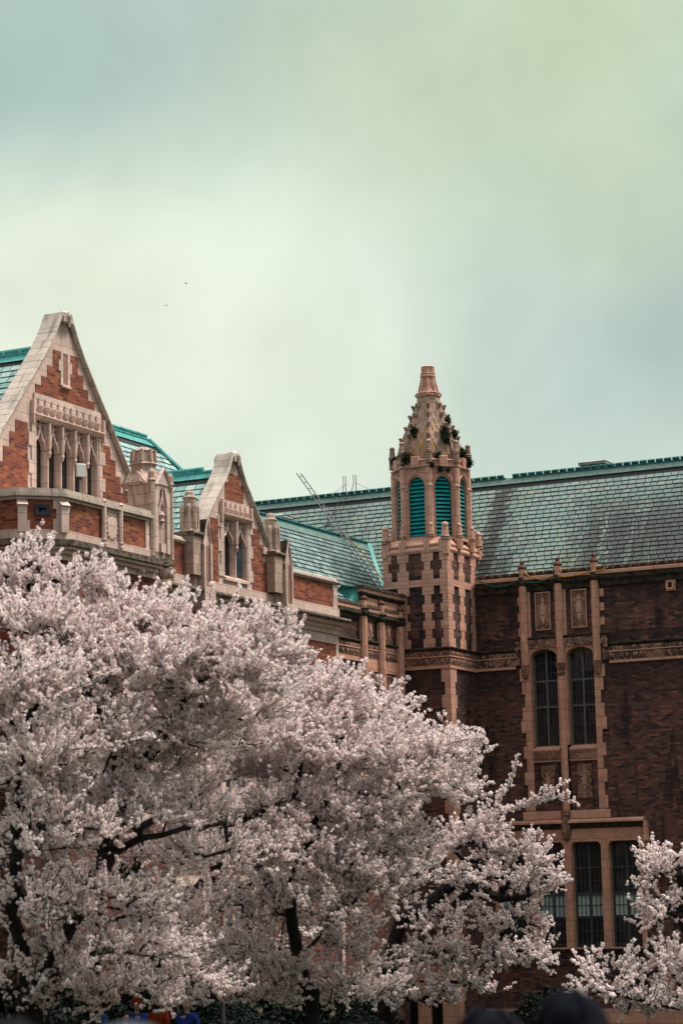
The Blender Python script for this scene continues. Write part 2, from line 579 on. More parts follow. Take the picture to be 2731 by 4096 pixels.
UNDER = plain_mat('dark_underlay', (0.02, 0.026, 0.026), (0.035, 0.04, 0.04))
def copper_mat(name, a, b, worn):
    m, N, out = new_mat(name)
    g, wc, sx, z = wallcoord(N)
    n1 = N.noise(g.outputs['Position'], 5.0, 6.0, 0.65)
    c = N.mix(N.smooth(n1, .35, .65), a, b)
    mp = N.n('ShaderNodeMapping', i_0=wc)
    mp.inputs['Scale'].default_value = (5.0, 1.2, 1.0)
    n2 = N.noise(mp.outputs[0], 1.8, 6.0, 0.7, .3)
    c = N.mix(N.math('MULTIPLY', N.smooth(n2, .52, .72), .75), c, worn)
    seam = N.math('LESS_THAN', N.math('FRACT', N.math('MULTIPLY', sx, .71)), .022)
    c = N.mix(N.math('MULTIPLY', seam, .6), c, (0.02, 0.06, 0.06))
    finish(N, out, c, .55, n1, .2, .01)
    return m
COPPER_B = copper_mat('bright_verdigris', (0.035, 0.33, 0.325), (0.12, 0.46, 0.44), (0.06, 0.13, 0.11))
COPPER_D = plain_mat('dark_verdigris', (0.010, 0.075, 0.080), (0.03, 0.21, 0.215), 12.0, 0.5, 0.2)
COPPER_F = copper_mat('dull_verdigris', (0.10, 0.19, 0.17), (0.17, 0.27, 0.24), (0.06, 0.075, 0.065))
LOUVER = plain_mat('teal_painted_louver', (0.005, 0.30, 0.335), (0.012, 0.46, 0.48), 9.0, 0.6, 0.2)
GLASS = plain_mat('dark_window_glass', (0.006, 0.008, 0.011), (0.022, 0.028, 0.034), 1.3, 0.08, 0.03, 0.5)
GLASS_B = plain_mat('blue_grey_glass', (0.03, 0.05, 0.075), (0.07, 0.10, 0.13), 3.0, 0.15, 0.03, 0.5)
FRAME = plain_mat('grey_green_steel', (0.12, 0.125, 0.125), (0.17, 0.18, 0.175), 10.0, 0.5)
FRAME_D = plain_mat('dark_steel', (0.055, 0.065, 0.075), (0.09, 0.10, 0.11), 10.0, 0.5)
BLIND = plain_mat('pale_roller_blind', (0.42, 0.55, 0.52), (0.50, 0.62, 0.58), 3.0, 0.8, 0.05)
DARK = plain_mat('black_interior', (0.006, 0.006, 0.008), (0.012, 0.012, 0.014))
METAL = plain_mat('galvanised_metal', (0.22, 0.25, 0.26), (0.36, 0.39, 0.40), 20.0, 0.4, 0.1, 0.5, 0.4)
METAL_D = plain_mat('weathered_iron', (0.05, 0.055, 0.06), (0.11, 0.10, 0.09), 14.0, 0.6)
WHITE = plain_mat('white_enamel', (0.62, 0.66, 0.63), (0.74, 0.76, 0.72), 8.0, 0.4, 0.05)
VENTM = plain_mat('zinc_sheet', (0.28, 0.29, 0.28), (0.50, 0.49, 0.45), 6.0, 0.5, 0.1)
ROPE_Y = plain_mat('yellow_rope', (0.42, 0.20, 0.02), (0.62, 0.32, 0.04), 12.0, 0.8)
ROPE_G = plain_mat('green_rope', (0.01, 0.10, 0.10), (0.03, 0.20, 0.16), 12.0, 0.8)
LAMPBOX = plain_mat('slate_blue_metal', (0.030, 0.038, 0.062), (0.055, 0.065, 0.095), 8.0, 0.5)
BARK = plain_mat('dark_cherry_bark', (0.010, 0.008, 0.009), (0.034, 0.025, 0.024), 9.0, 0.9, 0.6)

# ------------------------------------------------------------------ ground
gm = MB(ed=(0, 1, 0))
def ground_z(d):
    return -1.8 - 0.034 * min(max(d, 0.0), 84.0)
xs = [-3000, -400, -120, -80, -60, -50, -40, -30, -20, -10, 0, 10, 30, 60, 120, 400, 3000]
ys = [-600, -60, 0, 5, 10, 15, 20, 25, 30, 35, 40, 45, 50, 55, 60, 65, 70, 76, 84, 120, 400, 3000]
nx = len(xs)
def dist_cam(x, y):
    return -0.4433 * x + 0.88189 * y
gm.add([(x, y, ground_z(dist_cam(x, y))) for y in ys for x in xs],
       [(j * nx + i, j * nx + i + 1, (j + 1) * nx + i + 1, (j + 1) * nx + i) for j in range(len(ys) - 1) for i in range(nx - 1)])
GRASS = plain_mat('short_grass', (0.022, 0.036, 0.014), (0.055, 0.075, 0.028), 3.0, 0.9, 0.5)
PAVING = plain_mat('red_brick_paving', (0.10, 0.055, 0.045), (0.17, 0.095, 0.075), 8.0, 0.85, 0.4)
tag(gm.build('lawn', GRASS), kind='structure')
pm = MB(ed=(0, 1, 0))
def strip(x0, y0, x1, y1, w):
    a, b = Vector((x0, y0, 0)), Vector((x1, y1, 0))
    t = (b - a).normalized()
    q = Vector((-t.y, t.x, 0)) * w / 2
    n = 24
    P = []
    for i in range(n + 1):
        c = a.lerp(b, i / n)
        for e in (c + q, c - q):
            P.append((e.x, e.y, ground_z(dist_cam(e.x, e.y)) + 0.012))
    pm.add(P, [(2 * i, 2 * i + 1, 2 * i + 3, 2 * i + 2) for i in range(n)])
strip(-31.0, 20, -31.0, 72, 3.0)
strip(-29.4, 72.2, 5, 72.2, 3.0)
strip(-29.3, 46, 0, 10, 2.6)
tag(pm.build('path', PAVING), kind='structure')


# ------------------------------------------------------------------ slate roofs
def slates(name, mat, parent, E0, D, Wv, s_rng, t_rng, keep, w=0.30, e=0.197):
    """lap-laid slates: E0 eave origin, D unit along the eave, Wv unit up the slope"""
    E0, D, Wv = Vector(E0), Vector(D), Vector(Wv)
    Nn = D.cross(Wv).normalized()
    if Nn.z < 0:
        Nn = -Nn
    V, F = [], []
    rows = int((t_rng[1] - t_rng[0]) / e)
    for r in range(rows):
        t = t_rng[0] + r * e
        s = s_rng[0] - (0.5 * w if r % 2 else 0.0) + random.uniform(-.03, .03)
        while s < s_rng[1]:
            ww = w * random.uniform(0.82, 1.14)
            if keep(s + ww / 2, t + e / 2):
                g = 0.014
                lo, hi = 0.024 + random.uniform(0, .008), 0.010
                y0 = t + random.uniform(-.008, .008)
                p = [E0 + D * (s + g) + Wv * y0 + Nn * lo, E0 + D * (s + ww - g) + Wv * (y0 + random.uniform(-.006, .006)) + Nn * lo,
                     E0 + D * (s + ww - g) + Wv * (t + e - .036) + Nn * hi, E0 + D * (s + g) + Wv * (t + e - .036) + Nn * hi]
                q = [E0 + D * (s + g) + Wv * y0, E0 + D * (s + ww - g) + Wv * y0]
                b = len(V)
                V += p + q
                F += [(b, b + 1, b + 2, b + 3), (b + 4, b + 5, b + 1, b), (b + 4, b, b + 3), (b + 5, b + 2, b + 1)]
            s += ww
    me = bpy.data.meshes.new(name)
    me.from_pydata([tuple(v) for v in V], [], F)
    # make faces look away from the underlay
    bm = bmesh.new(); bm.from_mesh(me)
    for f in bm.faces:
        if f.normal.dot(Nn) < -0.2:
            f.normal_flip()
    bm.to_mesh(me); bm.free()
    return link(name, me, mat, parent)


def ridge_rolls(name, mat, parent, a, b, step=0.30, rad=0.075, gap=0.055, skip=()):
    """row of short half-round copper rolls along a ridge"""
    m = MB(ed=(0, 1, 0))
    a, b = Vector(a), Vector(b)
    L = (b - a).length
    t = (b - a).normalized()
    x = 0.0
    while x + step < L:
        if not any(s0 < x + step / 2 < s1 for s0, s1 in skip):
            p, q = a + t * x, a + t * (x + step - gap)
            m.tube([tuple(p), tuple(q)], rad, 8)
        x += step
    # continuous low roll underneath, in the pieces left by the gaps
    cuts = [0.0]
    for s0, s1 in skip:
        cuts += [s0, s1]
    cuts.append(L)
    for s0, s1 in zip(cuts[0::2], cuts[1::2]):
        p, q = a + t * s0 - Vector((0, 0, .095)), a + t * s1 - Vector((0, 0, .095))
        m.tube([tuple(p), tuple(q)], rad * 0.8, 8)
    return m.build(name, mat, parent)


def flash(name, mat, parent, quads):
    m = MB(ed=(0, 1, 0))
    for q in quads:
        m.add(q, [(0, 1, 2, 3)])
    o = m.build(name, mat, parent)
    sol = o.modifiers.new('thickness', 'SOLIDIFY')
    sol.thickness = 0.012
    sol.offset = 0
    return o


# ================================================================== the dark slate-roofed hall (right) with its short wing
VR = 76.373
UW = -35.10
GZ = -5.2
hall = thing('college_hall', 'dark brick hall with pink terracotta trim, arched windows and long green slate roof', 'building', (-29, 78.9, GZ))
R = lambda: MB((0, VR, 0), (1, 0, 0), (0, -1, 0))          # s = X, d towards the lawn
Wg = lambda: MB((UW, 0, 0), (0, 1, 0), (1, 0, 0))          # the wing's face: s = Y, d towards the lawn's right

S1, S2, S3 = -31.47, -30.17, -28.85                         # shaft axes
SUR = (-31.66, -28.66, 2.68, 8.49)                          # terracotta surround of the tall pair
LOW = (-32.96, -27.40, -1.60, 2.38)                         # terracotta surround of the four-light group
m = R()
m.wall(-37.0, -12.0, GZ, 10.62, -0.45, 0.0, [(SUR[0] + .12, SUR[1] - .12, SUR[2], SUR[3]), (LOW[0] + .1, LOW[1] - .1, LOW[2], LOW[3]), (-24.5 - .6, -24.5 + 2.4, -1.6, 2.2), (-24.3, -22.0, 2.68, 8.3)])
m.wall(-37.0, -12.0, GZ, 10.62, -5.2, -4.9)
m.box(-12.3, -12.0, -4.9, -0.45, GZ, 10.62)
m.build('wall', BRICK_R, hall)

# eaves: sooty corbel, terracotta band, low crenellated blocking course
m = R()
m.profile([(0.002, 10.46), (0.07, 10.46), (0.10, 10.60), (0.20, 10.70), (0.20, 10.845), (0.002, 10.845)], -33.2, -12.0)
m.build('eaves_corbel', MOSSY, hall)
m = R()
m.box(-33.2, -12.0, -0.25, 0.24, 10.847, 10.965)
m.build('eaves_band', STONE_R, hall, bevel=0.008)
m = R()
m.box(-33.2, -12.0, -0.22, 0.13, 10.967, 11.03)
x = -33.15
while x < -12.3:
    m.tbox(x, x + 0.24, -0.2, 0.17, 11.031, 11.125, 0.015)
    x += 0.315
m.build('blocking_course', plain_mat('rusty_sooty_tile', (0.03, 0.024, 0.022), (0.17, 0.085, 0.06), 6.0, 0.85, 0.4), hall)

# main slate roof
EAVE, RV, RZ = (VR + 0.08, 11.09), 78.95, 14.93
sl = Vector((0, RV - EAVE[0], RZ - EAVE[1]))
SLN = sl.length
um = MB(ed=(0, 1, 0))
um.add([(-46, EAVE[0], EAVE[1]), (-12, EAVE[0], EAVE[1]), (-12, RV, RZ), (-46, RV, RZ), (-46, 2 * RV - EAVE[0], EAVE[1]), (-12, 2 * RV - EAVE[0], EAVE[1])],
       [(0, 1, 2, 3), (3, 2, 5, 4), (0, 4, 5, 1), (0, 3, 4), (1, 5, 2)])
roof = um.build('roof', UNDER, hall)
kk = sl.z / sl.y
# the wing's ridge runs into this slope at z = 12.8; below that the valley line bounds it
def keep_main(s, t):
    x = -46 + s
    z = EAVE[1] + sl.z * t / SLN
    return not (z < 12.8 and x < -37.96 + (12.8 - z) / kk)
slates('slate_covering', SLATE_R, roof, (-46, EAVE[0], EAVE[1]), (1, 0, 0), sl.normalized(), (0, 34), (0, SLN - .30), keep_main)
un = sl.normalized()
fl = [(-46, 0), (-33.07, 0), (-33.07, -1), (-32.80, -1), (-32.80, 0), (-12, 0)]
q1 = Vector((0, RV, RZ)) - un * 0.27
nrm = Vector((0, -un.z, un.y)) * 0.035
flash('copper_flashing', COPPER_F, roof, [[(-46, q1.y + nrm.y, q1.z + nrm.z), (-12, q1.y + nrm.y, q1.z + nrm.z), (-12, RV, RZ + .035), (-46, RV, RZ + .035)]])
ridge_rolls('ridge_cap', COPPER_D, roof, (-46, RV, RZ + .125), (-12, RV, RZ + .125), 0.300, 0.058, 0.06, skip=[(12.93, 13.20)])

# wing roof (lower), its ridge running towards the lawn
WU, WZ = -37.96, 12.80
ws = Vector((2.42, 0, -2.42 * kk))
wl = ws.length
wing_e = (WU + ws.x, WZ + ws.z)
WY0 = 62.0
um = MB(ed=(0, 1, 0))
def w_end(z):          # where the wing slope meets the main slope
    return EAVE[0] + (z - EAVE[1]) / kk if z > EAVE[1] else EAVE[0] + 0.1
um.add([(wing_e[0], WY0, wing_e[1]), (wing_e[0], 76.30, wing_e[1]), (WU + (WZ - EAVE[1]) / kk, 76.45, EAVE[1]), (WU, w_end(WZ), WZ), (WU, WY0, WZ),
        (2 * WU - wing_e[0], WY0, wing_e[1]), (2 * WU - wing_e[0], w_end(WZ), wing_e[1])],
       [(0, 1, 2, 3, 4), (4, 3, 6, 5), (0, 4, 5)])
wroof = um.build('roof', UNDER, hall)
wu = (-ws).normalized()
def keep_wing(s, t):
    z = wing_e[1] + wu.z * t
    return WY0 + s < w_end(z) - 0.04
slates('slate_covering', SLATE_W, wroof, (wing_e[0], WY0, wing_e[1]), (0, 1, 0), wu, (0, 16.5), (0, wl - .26), keep_wing)
q1 = Vector((WU, 0, WZ)) - wu * 0.34
flash('copper_flashing', COPPER_F, wroof, [[(q1.x + .03, WY0, q1.z + .02), (q1.x + .03, w_end(q1.z) + .05, q1.z + .02), (WU, w_end(WZ) + .05, WZ + .035), (WU, WY0, WZ + .035)]])
ridge_rolls('ridge_cap', COPPER_D, wroof, (WU, WY0, WZ + .08), (WU, w_end(WZ) + .1, WZ + .08), 0.30, 0.065, 0.05)
va, vb = Vector((WU, w_end(WZ), WZ)), Vector((WU + (WZ - EAVE[1]) / kk, w_end(EAVE[1]), EAVE[1]))
up_ = Vector((0.02, -0.03, 0.06))
flash('valley_gutter', COPPER_B, wroof, [[tuple(va + up_ + Vector((0.0, -.06, 0))), tuple(vb + up_ + Vector((-.06, -.13, 0))), tuple(vb + up_ + Vector((.13, .10, 0))), tuple(va + up_ + Vector((.10, .03, .01)))]])

# wing walls
m = Wg()
m.wall(63.0, 76.37, GZ, 9.34, -0.4, 0.0)
m.build('wall', BRICK_R, hall)
m = Wg()
m.profile([(0.002, 9.26), (0.06, 9.26), (0.09, 9.36), (0.17, 9.44), (0.17, 9.56), (0.002, 9.56)], 63.0, 74.10)
m.profile([(-0.25, 9.70), (0.18, 9.70), (0.14, 9.80), (-0.25, 9.80)], 63.0, 74.10)
m.build('eaves_corbel', MOSSY, hall)
m = Wg()
m.box(63.0, 74.10, -0.22, 0.15, 9.561, 9.699)
m.build('eaves_band', STONE_R, hall, bevel=0.008)


# carved belt course with its plain stripe
def belt(fr, s0, s1, zt, zm, zs, zb, parent, mat, stone):
    m = fr()
    m.profile([(0.002, zt - .10), (0.05, zt - .10), (0.13, zt - .02), (0.13, zt), (0.002, zt + .05)], s0, s1)
    m.build('belt_coping', MOSSY, parent)
    m = fr()
    m.box(s0, s1, 0.001, 0.075, zm + .02, zt - .101)
    m.box(s0, s1, 0.001, 0.065, zs, zm - .02)
    # leaf bosses
    x = s0 + .1
    while x < s1 - .1:
        for za, zb_ in ((zm + .03, zt - .12), (zs + .01, zm - .03)):
            m.ball((x, 0.07, (za + zb_) / 2), (0.075, 0.035, (zb_ - za) * .42), 6, 4)
        x += 0.19
    m.build('belt_frieze', mat, parent)
    m = fr()
    m.box(s0, s1, 0.001, 0.095, zm - .019, zm + .019)
    m.box(s0, s1, 0.001, 0.05, zb, zs - .001)
    m.build('belt_stripe', stone, parent, bevel=0.006)

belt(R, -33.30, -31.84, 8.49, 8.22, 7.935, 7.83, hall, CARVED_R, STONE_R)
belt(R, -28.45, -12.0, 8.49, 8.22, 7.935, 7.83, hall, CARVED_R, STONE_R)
belt(Wg, 63.0, 70.85, 8.56, 8.30, 8.06, 7.87, hall, CARVED_R, STONE_R)
belt(Wg, 71.15, 72.2, 8.60, 8.32, 8.06, 7.87, hall, CARVED_R, STONE_R)
belt(Wg, 72.5, 73.7, 8.60, 8.32, 8.06, 7.87, hall, CARVED_R, STONE_R)

# raised frieze across the window bay
m = R()
for a, b in ((-31.83, S1 - .12), (S1 + .12, S2 - .12), (S2 + .12, S3 - .12), (S3 + .12, -28.47)):
    m.box(a, b, 0.001, 0.10, 8.50, 8.79)
    n_ = max(1, int((b - a) / .17))
    for i in range(n_):
        m.ball((a + (i + .5) * (b - a) / n_, 0.10, 8.65), (0.065, 0.03, 0.12), 6, 4)
m.box(-31.83, -31.67, 0.001, 0.09, 7.95, 8.499)
m.box(-28.65, -28.47, 0.001, 0.09, 7.95, 8.499)
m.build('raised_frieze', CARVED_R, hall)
m = R()
for a, b in ((-31.86, S1 - .121), (S1 + .121, S2 - .121), (S2 + .121, S3 - .121), (S3 + .121, -28.44)):
    m.profile([(0.001, 8.791), (0.11, 8.791), (0.16, 8.84), (0.001, 8.88)], a, b)
m.build('frieze_coping', MOSSY, hall)


def arch_pts(a, b, zs, za, n=7):
    """four-centred arch from (a, zs) over the apex za to (b, zs)"""
    out = []
    c = (a + b) / 2
    for i in range(n + 1):
        t = i / n
        out.append((a + (c - a) * (1 - cos(t * pi / 2)) ** 1.15, zs + (za - zs) * sin(t * pi / 2) ** 0.85 * (0.86 + 0.14 * t)))
    for i in range(n - 1, -1, -1):
        t = i / n
        out.append((b + (c - b) * (1 - cos(t * pi / 2)) ** 1.15, zs + (za - zs) * sin(t * pi / 2) ** 0.85 * (0.86 + 0.14 * t)))
    return out


def spandrel(m, a, b, zs, za, ztop, d0, d1):
    pts = arch_pts(a, b, zs, za)
    h = len(pts) // 2
    L = pts[:h + 1]
    for i in range(len(pts) - 1):
        (s0, z0), (s1, z1) = pts[i], pts[i + 1]
        m.prism([(s0, z0), (s1, z1), (s1, ztop), (s0, ztop)], d0, d1)


# tall pair: surround, quoins, arches
m = R()
m.wall(SUR[0] + .12, SUR[1] - .12, 5.17, 8.499, -0.40, 0.045, [(-31.30, -30.33, 5.17, 8.499), (-29.99, -29.00, 5.17, 8.499)])
for a, b in ((-31.30, -30.33), (-29.99, -29.00)):
    spandrel(m, a, b, 8.16, 8.46, 8.499, -0.40, 0.045)
z = 7.83
i = 0
while z > 2.9:
    zb = max(2.69, z - 0.44)
    wd_ = (0.16, 0.09, 0.0, 0.10)[i % 4] if z > 6 else (0.10, 0.0)[i % 2]
    for sd_, edge in ((-1, -31.54), (1, -28.78)):
        if sd_ < 0:
            m.tbox(edge - wd_, -31.301, -0.06, 0.062, zb + .006, z - .006, 0.01)
        else:
            m.tbox(-28.999, edge + wd_, -0.06, 0.062, zb + .006, z - .006, 0.01)
    z = zb - .0001
    i += 1
m.build('window_surround', STONE_R, hall)
m = R()
for a, b in ((-31.299, -30.33), (-29.99, -29.001)):
    m.profile([(-0.38, 5.165), (-0.38, 5.10), (0.0, 5.0), (0.09, 4.98), (0.09, 5.04), (-0.2, 5.165)], a, b)
    m.box(a, b, -0.30, 0.035, 4.62, 4.979)
m.build('window_sill', STONE_R, hall, bevel=0.006)
m = R()
for a, b in ((-31.28, -30.35), (-29.97, -29.02)):
    m.box(a, b, 0.036, 0.06, 4.70, 4.93)
m.build('carved_sill_band', CARVED_P, hall)
m = R()
for a, b in ((-31.299, -30.33), (-29.99, -29.001)):
    m.box(a, b, -0.30, -0.02, 2.97, 4.619)
m.build('apron_brick', BRICK_R, hall)
m = R()
m.box(-31.74, -28.62, -0.25, 0.075, 2.69, 2.969)
m.build('apron_band', STONE_R, hall, bevel=0.008)


def lancet(nm, s0, s1, z0, zs, za, frd=-0.26, rails=(7.38, 6.50)):
    """leaded steel window with an arched head"""
    mid = (s0 + s1) / 2
    g = R()
    g.box(s0, s1, frd - .05, frd - .035, z0, za + .02)
    for i_ in range(6):                                    # old panes, no two quite in one plane
        za_ = z0
        while za_ < za - .02:
            a_, b_ = s0 + (s1 - s0) * i_ / 6, s0 + (s1 - s0) * (i_ + 1) / 6
            t1, t2 = random.uniform(-.006, .006), random.uniform(-.006, .006)
            zb_ = min(za_ + .36, za + .02)
            g.add([(a_, frd - .022 + t1, za_), (b_, frd - .022 - t1, za_), (b_, frd - .022 - t1 + t2, zb_), (a_, frd - .022 + t1 + t2, zb_)], [(0, 1, 2, 3)])
            za_ += .36
    w = g.build('window', GLASS, hall)
    f = R()
    fw = 0.055
    f.box(s0, s0 + fw, frd - .02, frd + .03, z0, zs)
    f.box(s1 - fw, s1, frd - .02, frd + .03, z0, zs)
    f.box(s0 + fw, s1 - fw, frd - .02, frd + .03, z0, z0 + fw)
    f.box(mid - .035, mid + .035, frd - .02, frd + .035, z0 + fw, za - .05)
    pts = arch_pts(s0, s1, zs, za)
    for (a, b), (c, d) in zip(pts[:-1], pts[1:]):
        f.prism([(a, b), (c, d), (c, d - fw * 1.1), (a, b - fw * 1.1)], frd - .02, frd + .03)
    for r in rails:
        f.box(s0 + fw, mid - .036, frd - .018, frd + .032, r - .035, r + .035)
        f.box(mid + .036, s1 - fw, frd - .018, frd + .032, r - .035, r + .035)
    f.build('frame', FRAME, w)
    c = R()
    for k in range(1, 3):
        for a, b in ((s0 + fw, mid - .035), (mid + .035, s1 - fw)):
            x = a + (b - a) * k / 3
            c.box(x - .008, x + .008, frd - .012, frd - .002, z0 + .05, zs + .1)
    z = z0 + .36
    while z < za - .1:
        c.box(s0 + fw, s1 - fw, frd - .012, frd - .003, z - .008, z + .008)
        z += .36
    c.build('lead_came', FRAME_D, w)
    return w

lancet('a', -31.28, -30.36, 5.14, 8.16, 8.46)
lancet('b', -29.97, -29.02, 5.14, 8.16, 8.46)

# lower four-light group
LP = [(-32.82, -31.63), (-31.37, -30.33), (-30.07, -29.0), (-28.74, -27.66)]
m = R()
m.wall(LOW[0] + .1, LOW[1] - .1, -1.60, 2.36, -0.42, 0.05, [(a, b, -1.55, 1.92) for a, b in LP])
for a, b in LP:                                                # shouldered heads
    m.prism([(a, 1.80), (a + .09, 1.92), (a, 1.92)], -0.42, 0.05)
    m.prism([(b, 1.80), (b, 1.92), (b - .09, 1.92)], -0.42, 0.05)
    m.ball(((a + b) / 2, 0.05, 2.0), (0.045, 0.03, 0.07), 6, 4)
for zz in (1.55, 0.75, -0.05, -0.85):
    m.tbox(LOW[0] - .0, LOW[0] + .101, -0.05, 0.048, zz, zz + .4, 0.01)
    m.tbox(LOW[1] - .101, LOW[1], -0.05, 0.048, zz, zz + .4, 0.01)
m.build('window_surround', STONE_R, hall)
m = R()
m.profile([(0.051, 2.361), (0.08, 2.37), (0.19, 2.50), (0.22, 2.54), (0.001, 2.54)], LOW[0] - .05, LOW[1] - .03)
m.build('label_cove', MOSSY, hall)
m = R()
m.profile([(0.001, 2.541), (0.24, 2.541), (0.24, 2.60), (0.12, 2.67), (0.001, 2.688)], LOW[0] - .07, LOW[1] - .01)
m.box(LOW[1] - .029, LOW[1] + .09, 0.001, 0.2, 2.05, 2.540)
m.box(LOW[0] - .17, LOW[0] - .051, 0.001, 0.2, 2.05, 2.540)
m.tbox(LOW[1] - .05, LOW[1] + .14, 0.001, 0.24, 1.87, 2.049, 0.03)
m.tbox(LOW[0] - .22, LOW[0] - .03, 0.001, 0.24, 1.87, 2.049, 0.03)
m.build('label_mould', STONE_R, hall)
m = R()
m.profile([(0.001, -1.72), (0.10, -1.70), (0.14, -1.62), (0.10, -1.601), (0.001, -1.601)], LOW[0] - .1, LOW[1] + .1)
m.build('sill_course', MOSSY, hall)
m = R()
m.box(-33.3, -12, 0.001, 0.12, GZ, -3.55)
m.build('plinth', STONE_R, hall, bevel=0.01)
m = R()
m.box(-33.3, -12, 0.001, 0.06, -2.12, -1.98)
m.build('string_course', MOSSY, hall)
m = R()
m.wall(-27.0, -25.2, -3.549, -2.2, 0.001, 0.14, [(-26.6, -25.6, -3.549, -2.45)])
m.build('basement_surround', STONE_R, hall, bevel=0.01)


def casement(s0, s1, blind):
    frd = -0.27
    mid = (s0 + s1) / 2
    g = R()
    g.box(s0, s1, frd - .03, frd - .015, -1.50, 1.93)
    w = g.build('window', GLASS, hall)
    f = R()
    fw = .06
    f.box(s0, s0 + fw, frd - .014, frd + .03, -1.5, 1.93)
    f.box(s1 - fw, s1, frd - .014, frd + .03, -1.5, 1.93)
    f.box(mid - .045, mid + .045, frd - .013, frd + .04, -1.44, 1.88)
    for z, h in ((-1.47, .06), (0.20, .10), (1.06, .05), (1.90, .06)):
        f.box(s0 + fw, mid - .046, frd - .013, frd + .035, z - h / 2, z + h / 2)
        f.box(mid + .046, s1 - fw, frd - .013, frd + .035, z - h / 2, z + h / 2)
    f.build('frame', FRAME_D, w)
    c = R()
    for a, b in ((s0 + fw, mid - .045), (mid + .045, s1 - fw)):
        for k in (1, 2):
            x = a + (b - a) * k / 3
            c.box(x - .011, x + .011, frd - .008, frd + .012, -1.44, 1.87)
    for z in (-1.02, -.60, -.18, .62, 1.46):
        c.box(s0 + fw, s1 - fw, frd - .008, frd + .010, z - .011, z + .011)
    c.build('glazing_bar', FRAME_D, w)
    if blind:
        b_ = R()
        b_.box(s0 + .07, s1 - .07, frd - .0145, frd - .010, blind, 0.15)
        b_.build('blind', BLIND, w)

for (a, b), bl in zip(LP, (-.50, -.55, -.54, -.52)):
    casement(a + .005, b - .005, bl)

# more of the hall's bays to the right of the frame
m = R()
m.box(-25.1, -22.1, -0.30, -0.25, -1.6, 2.2)
m.box(-24.3, -22.0, -0.30, -0.25, 2.68, 8.3)
m.build('window', GLASS, hall)


# engaged shafts that run up through the eaves
def shaft(fr, s, z0, z1, parent, r=0.145, d=0.07, capz=10.83, tail=True, top=11.5, stone=None):
    stone = stone or STONE_R
    m = fr()
    m.lathe(s, d, [(r, z0), (r, capz - .18)], 8, pi / 8)
    o = m.build('shaft', stone, parent)
    c = fr()
    c.lathe(s, d, [(r * 1.02, capz - .179), (r * 1.45, capz - .10), (r * 1.45, capz - .03), (r * 1.25, capz), (r * 1.5, capz + .08), (r * 1.2, capz + .14)], 8, pi / 8)
    for k in range(8):
        a = k * pi / 4
        c.ball((s + r * 1.42 * cos(a), d + r * 1.42 * sin(a), capz - .05), (.035, .035, .06), 6, 4)
    c.build('shaft_collar', MOSSY, o)
    t = fr()
    t.lathe(s, d, [(r * .92, capz + .141), (r * .9, top - .27), (r * .95, top - .26)], 8, pi / 8)
    t.build('shaft_top', stone, o)
    f = fr()
    f.lathe(s, d, [(r * 1.0, top - .259), (r * 1.15, top - .2), (r * .9, top - .13), (r * .55, top - .11), (r * .5, top - .03), (r * .62, top), (r * .3, top + .02)], 8, pi / 8)
    f.build('finial', plain_mat('red_brown_terracotta', (0.10, 0.045, 0.035), (0.24, 0.11, 0.08), 12.0, 0.8, 0.5) if 'red_brown_terracotta' not in MATS else MATS['red_brown_terracotta'], o)
    if tail:
        b = fr()
        b.lathe(s, d, [(0.03, z0 - .50), (r * .7, z0 - .46), (r * .95, z0 - .36), (r * .9, z0 - .3), (r * 1.15, z0 - .05), (r * 1.2, z0 - .001)], 8, pi / 8)
        b.build('corbel', CARVED_P, o)
    return o

shaft(R, S1, 7.95, 10.7, hall, top=11.50)
shaft(R, S3, 7.95, 10.7, hall, top=11.53)
sh = shaft(R, S2, 7.95, 10.7, hall, top=11.52, tail=False)
c = R()
c.lathe(S2, 0.06, [(0.13, 7.50), (0.16, 7.62), (0.13, 7.66), (0.18, 7.86), (0.18, 7.949)], 8, pi / 8)
c.build('corbel', CARVED_P, sh)
c = R()
c.lathe(S2, 0.05, [(0.125, 2.98), (0.125, 7.499)], 8, pi / 8)
c.build('colonnette', STONE_R, sh)
c = R()
c.lathe(S2, 0.12, [(0.03, 1.96), (0.12, 2.03), (0.16, 2.25), (0.17, 2.60), (0.15, 2.70), (0.17, 2.82), (0.15, 2.979)], 8, pi / 8)
c.build('pendant', CARVED_P, sh)
# jamb chamfer strips and quoin blocks beside the shafts
m = R()
for s_ in (S1, S2):
    m.prism([(s_ + .13, 8.89), (s_ + .24, 8.89), (s_ + .24, 10.45), (s_ + .13, 10.45)], 0.001, 0.05)
for zz in (10.0, 9.45, 8.95):
    m.tbox(S1 - .23, S1 - .13, 0.001, 0.045, zz, zz + .28, .01)
for zz in (10.10, 9.62, 9.14):
    m.tbox(S3 + .13, S3 + .29, 0.001, 0.045, zz, zz + .27, .01)
m.build('quoin', STONE_R, hall)


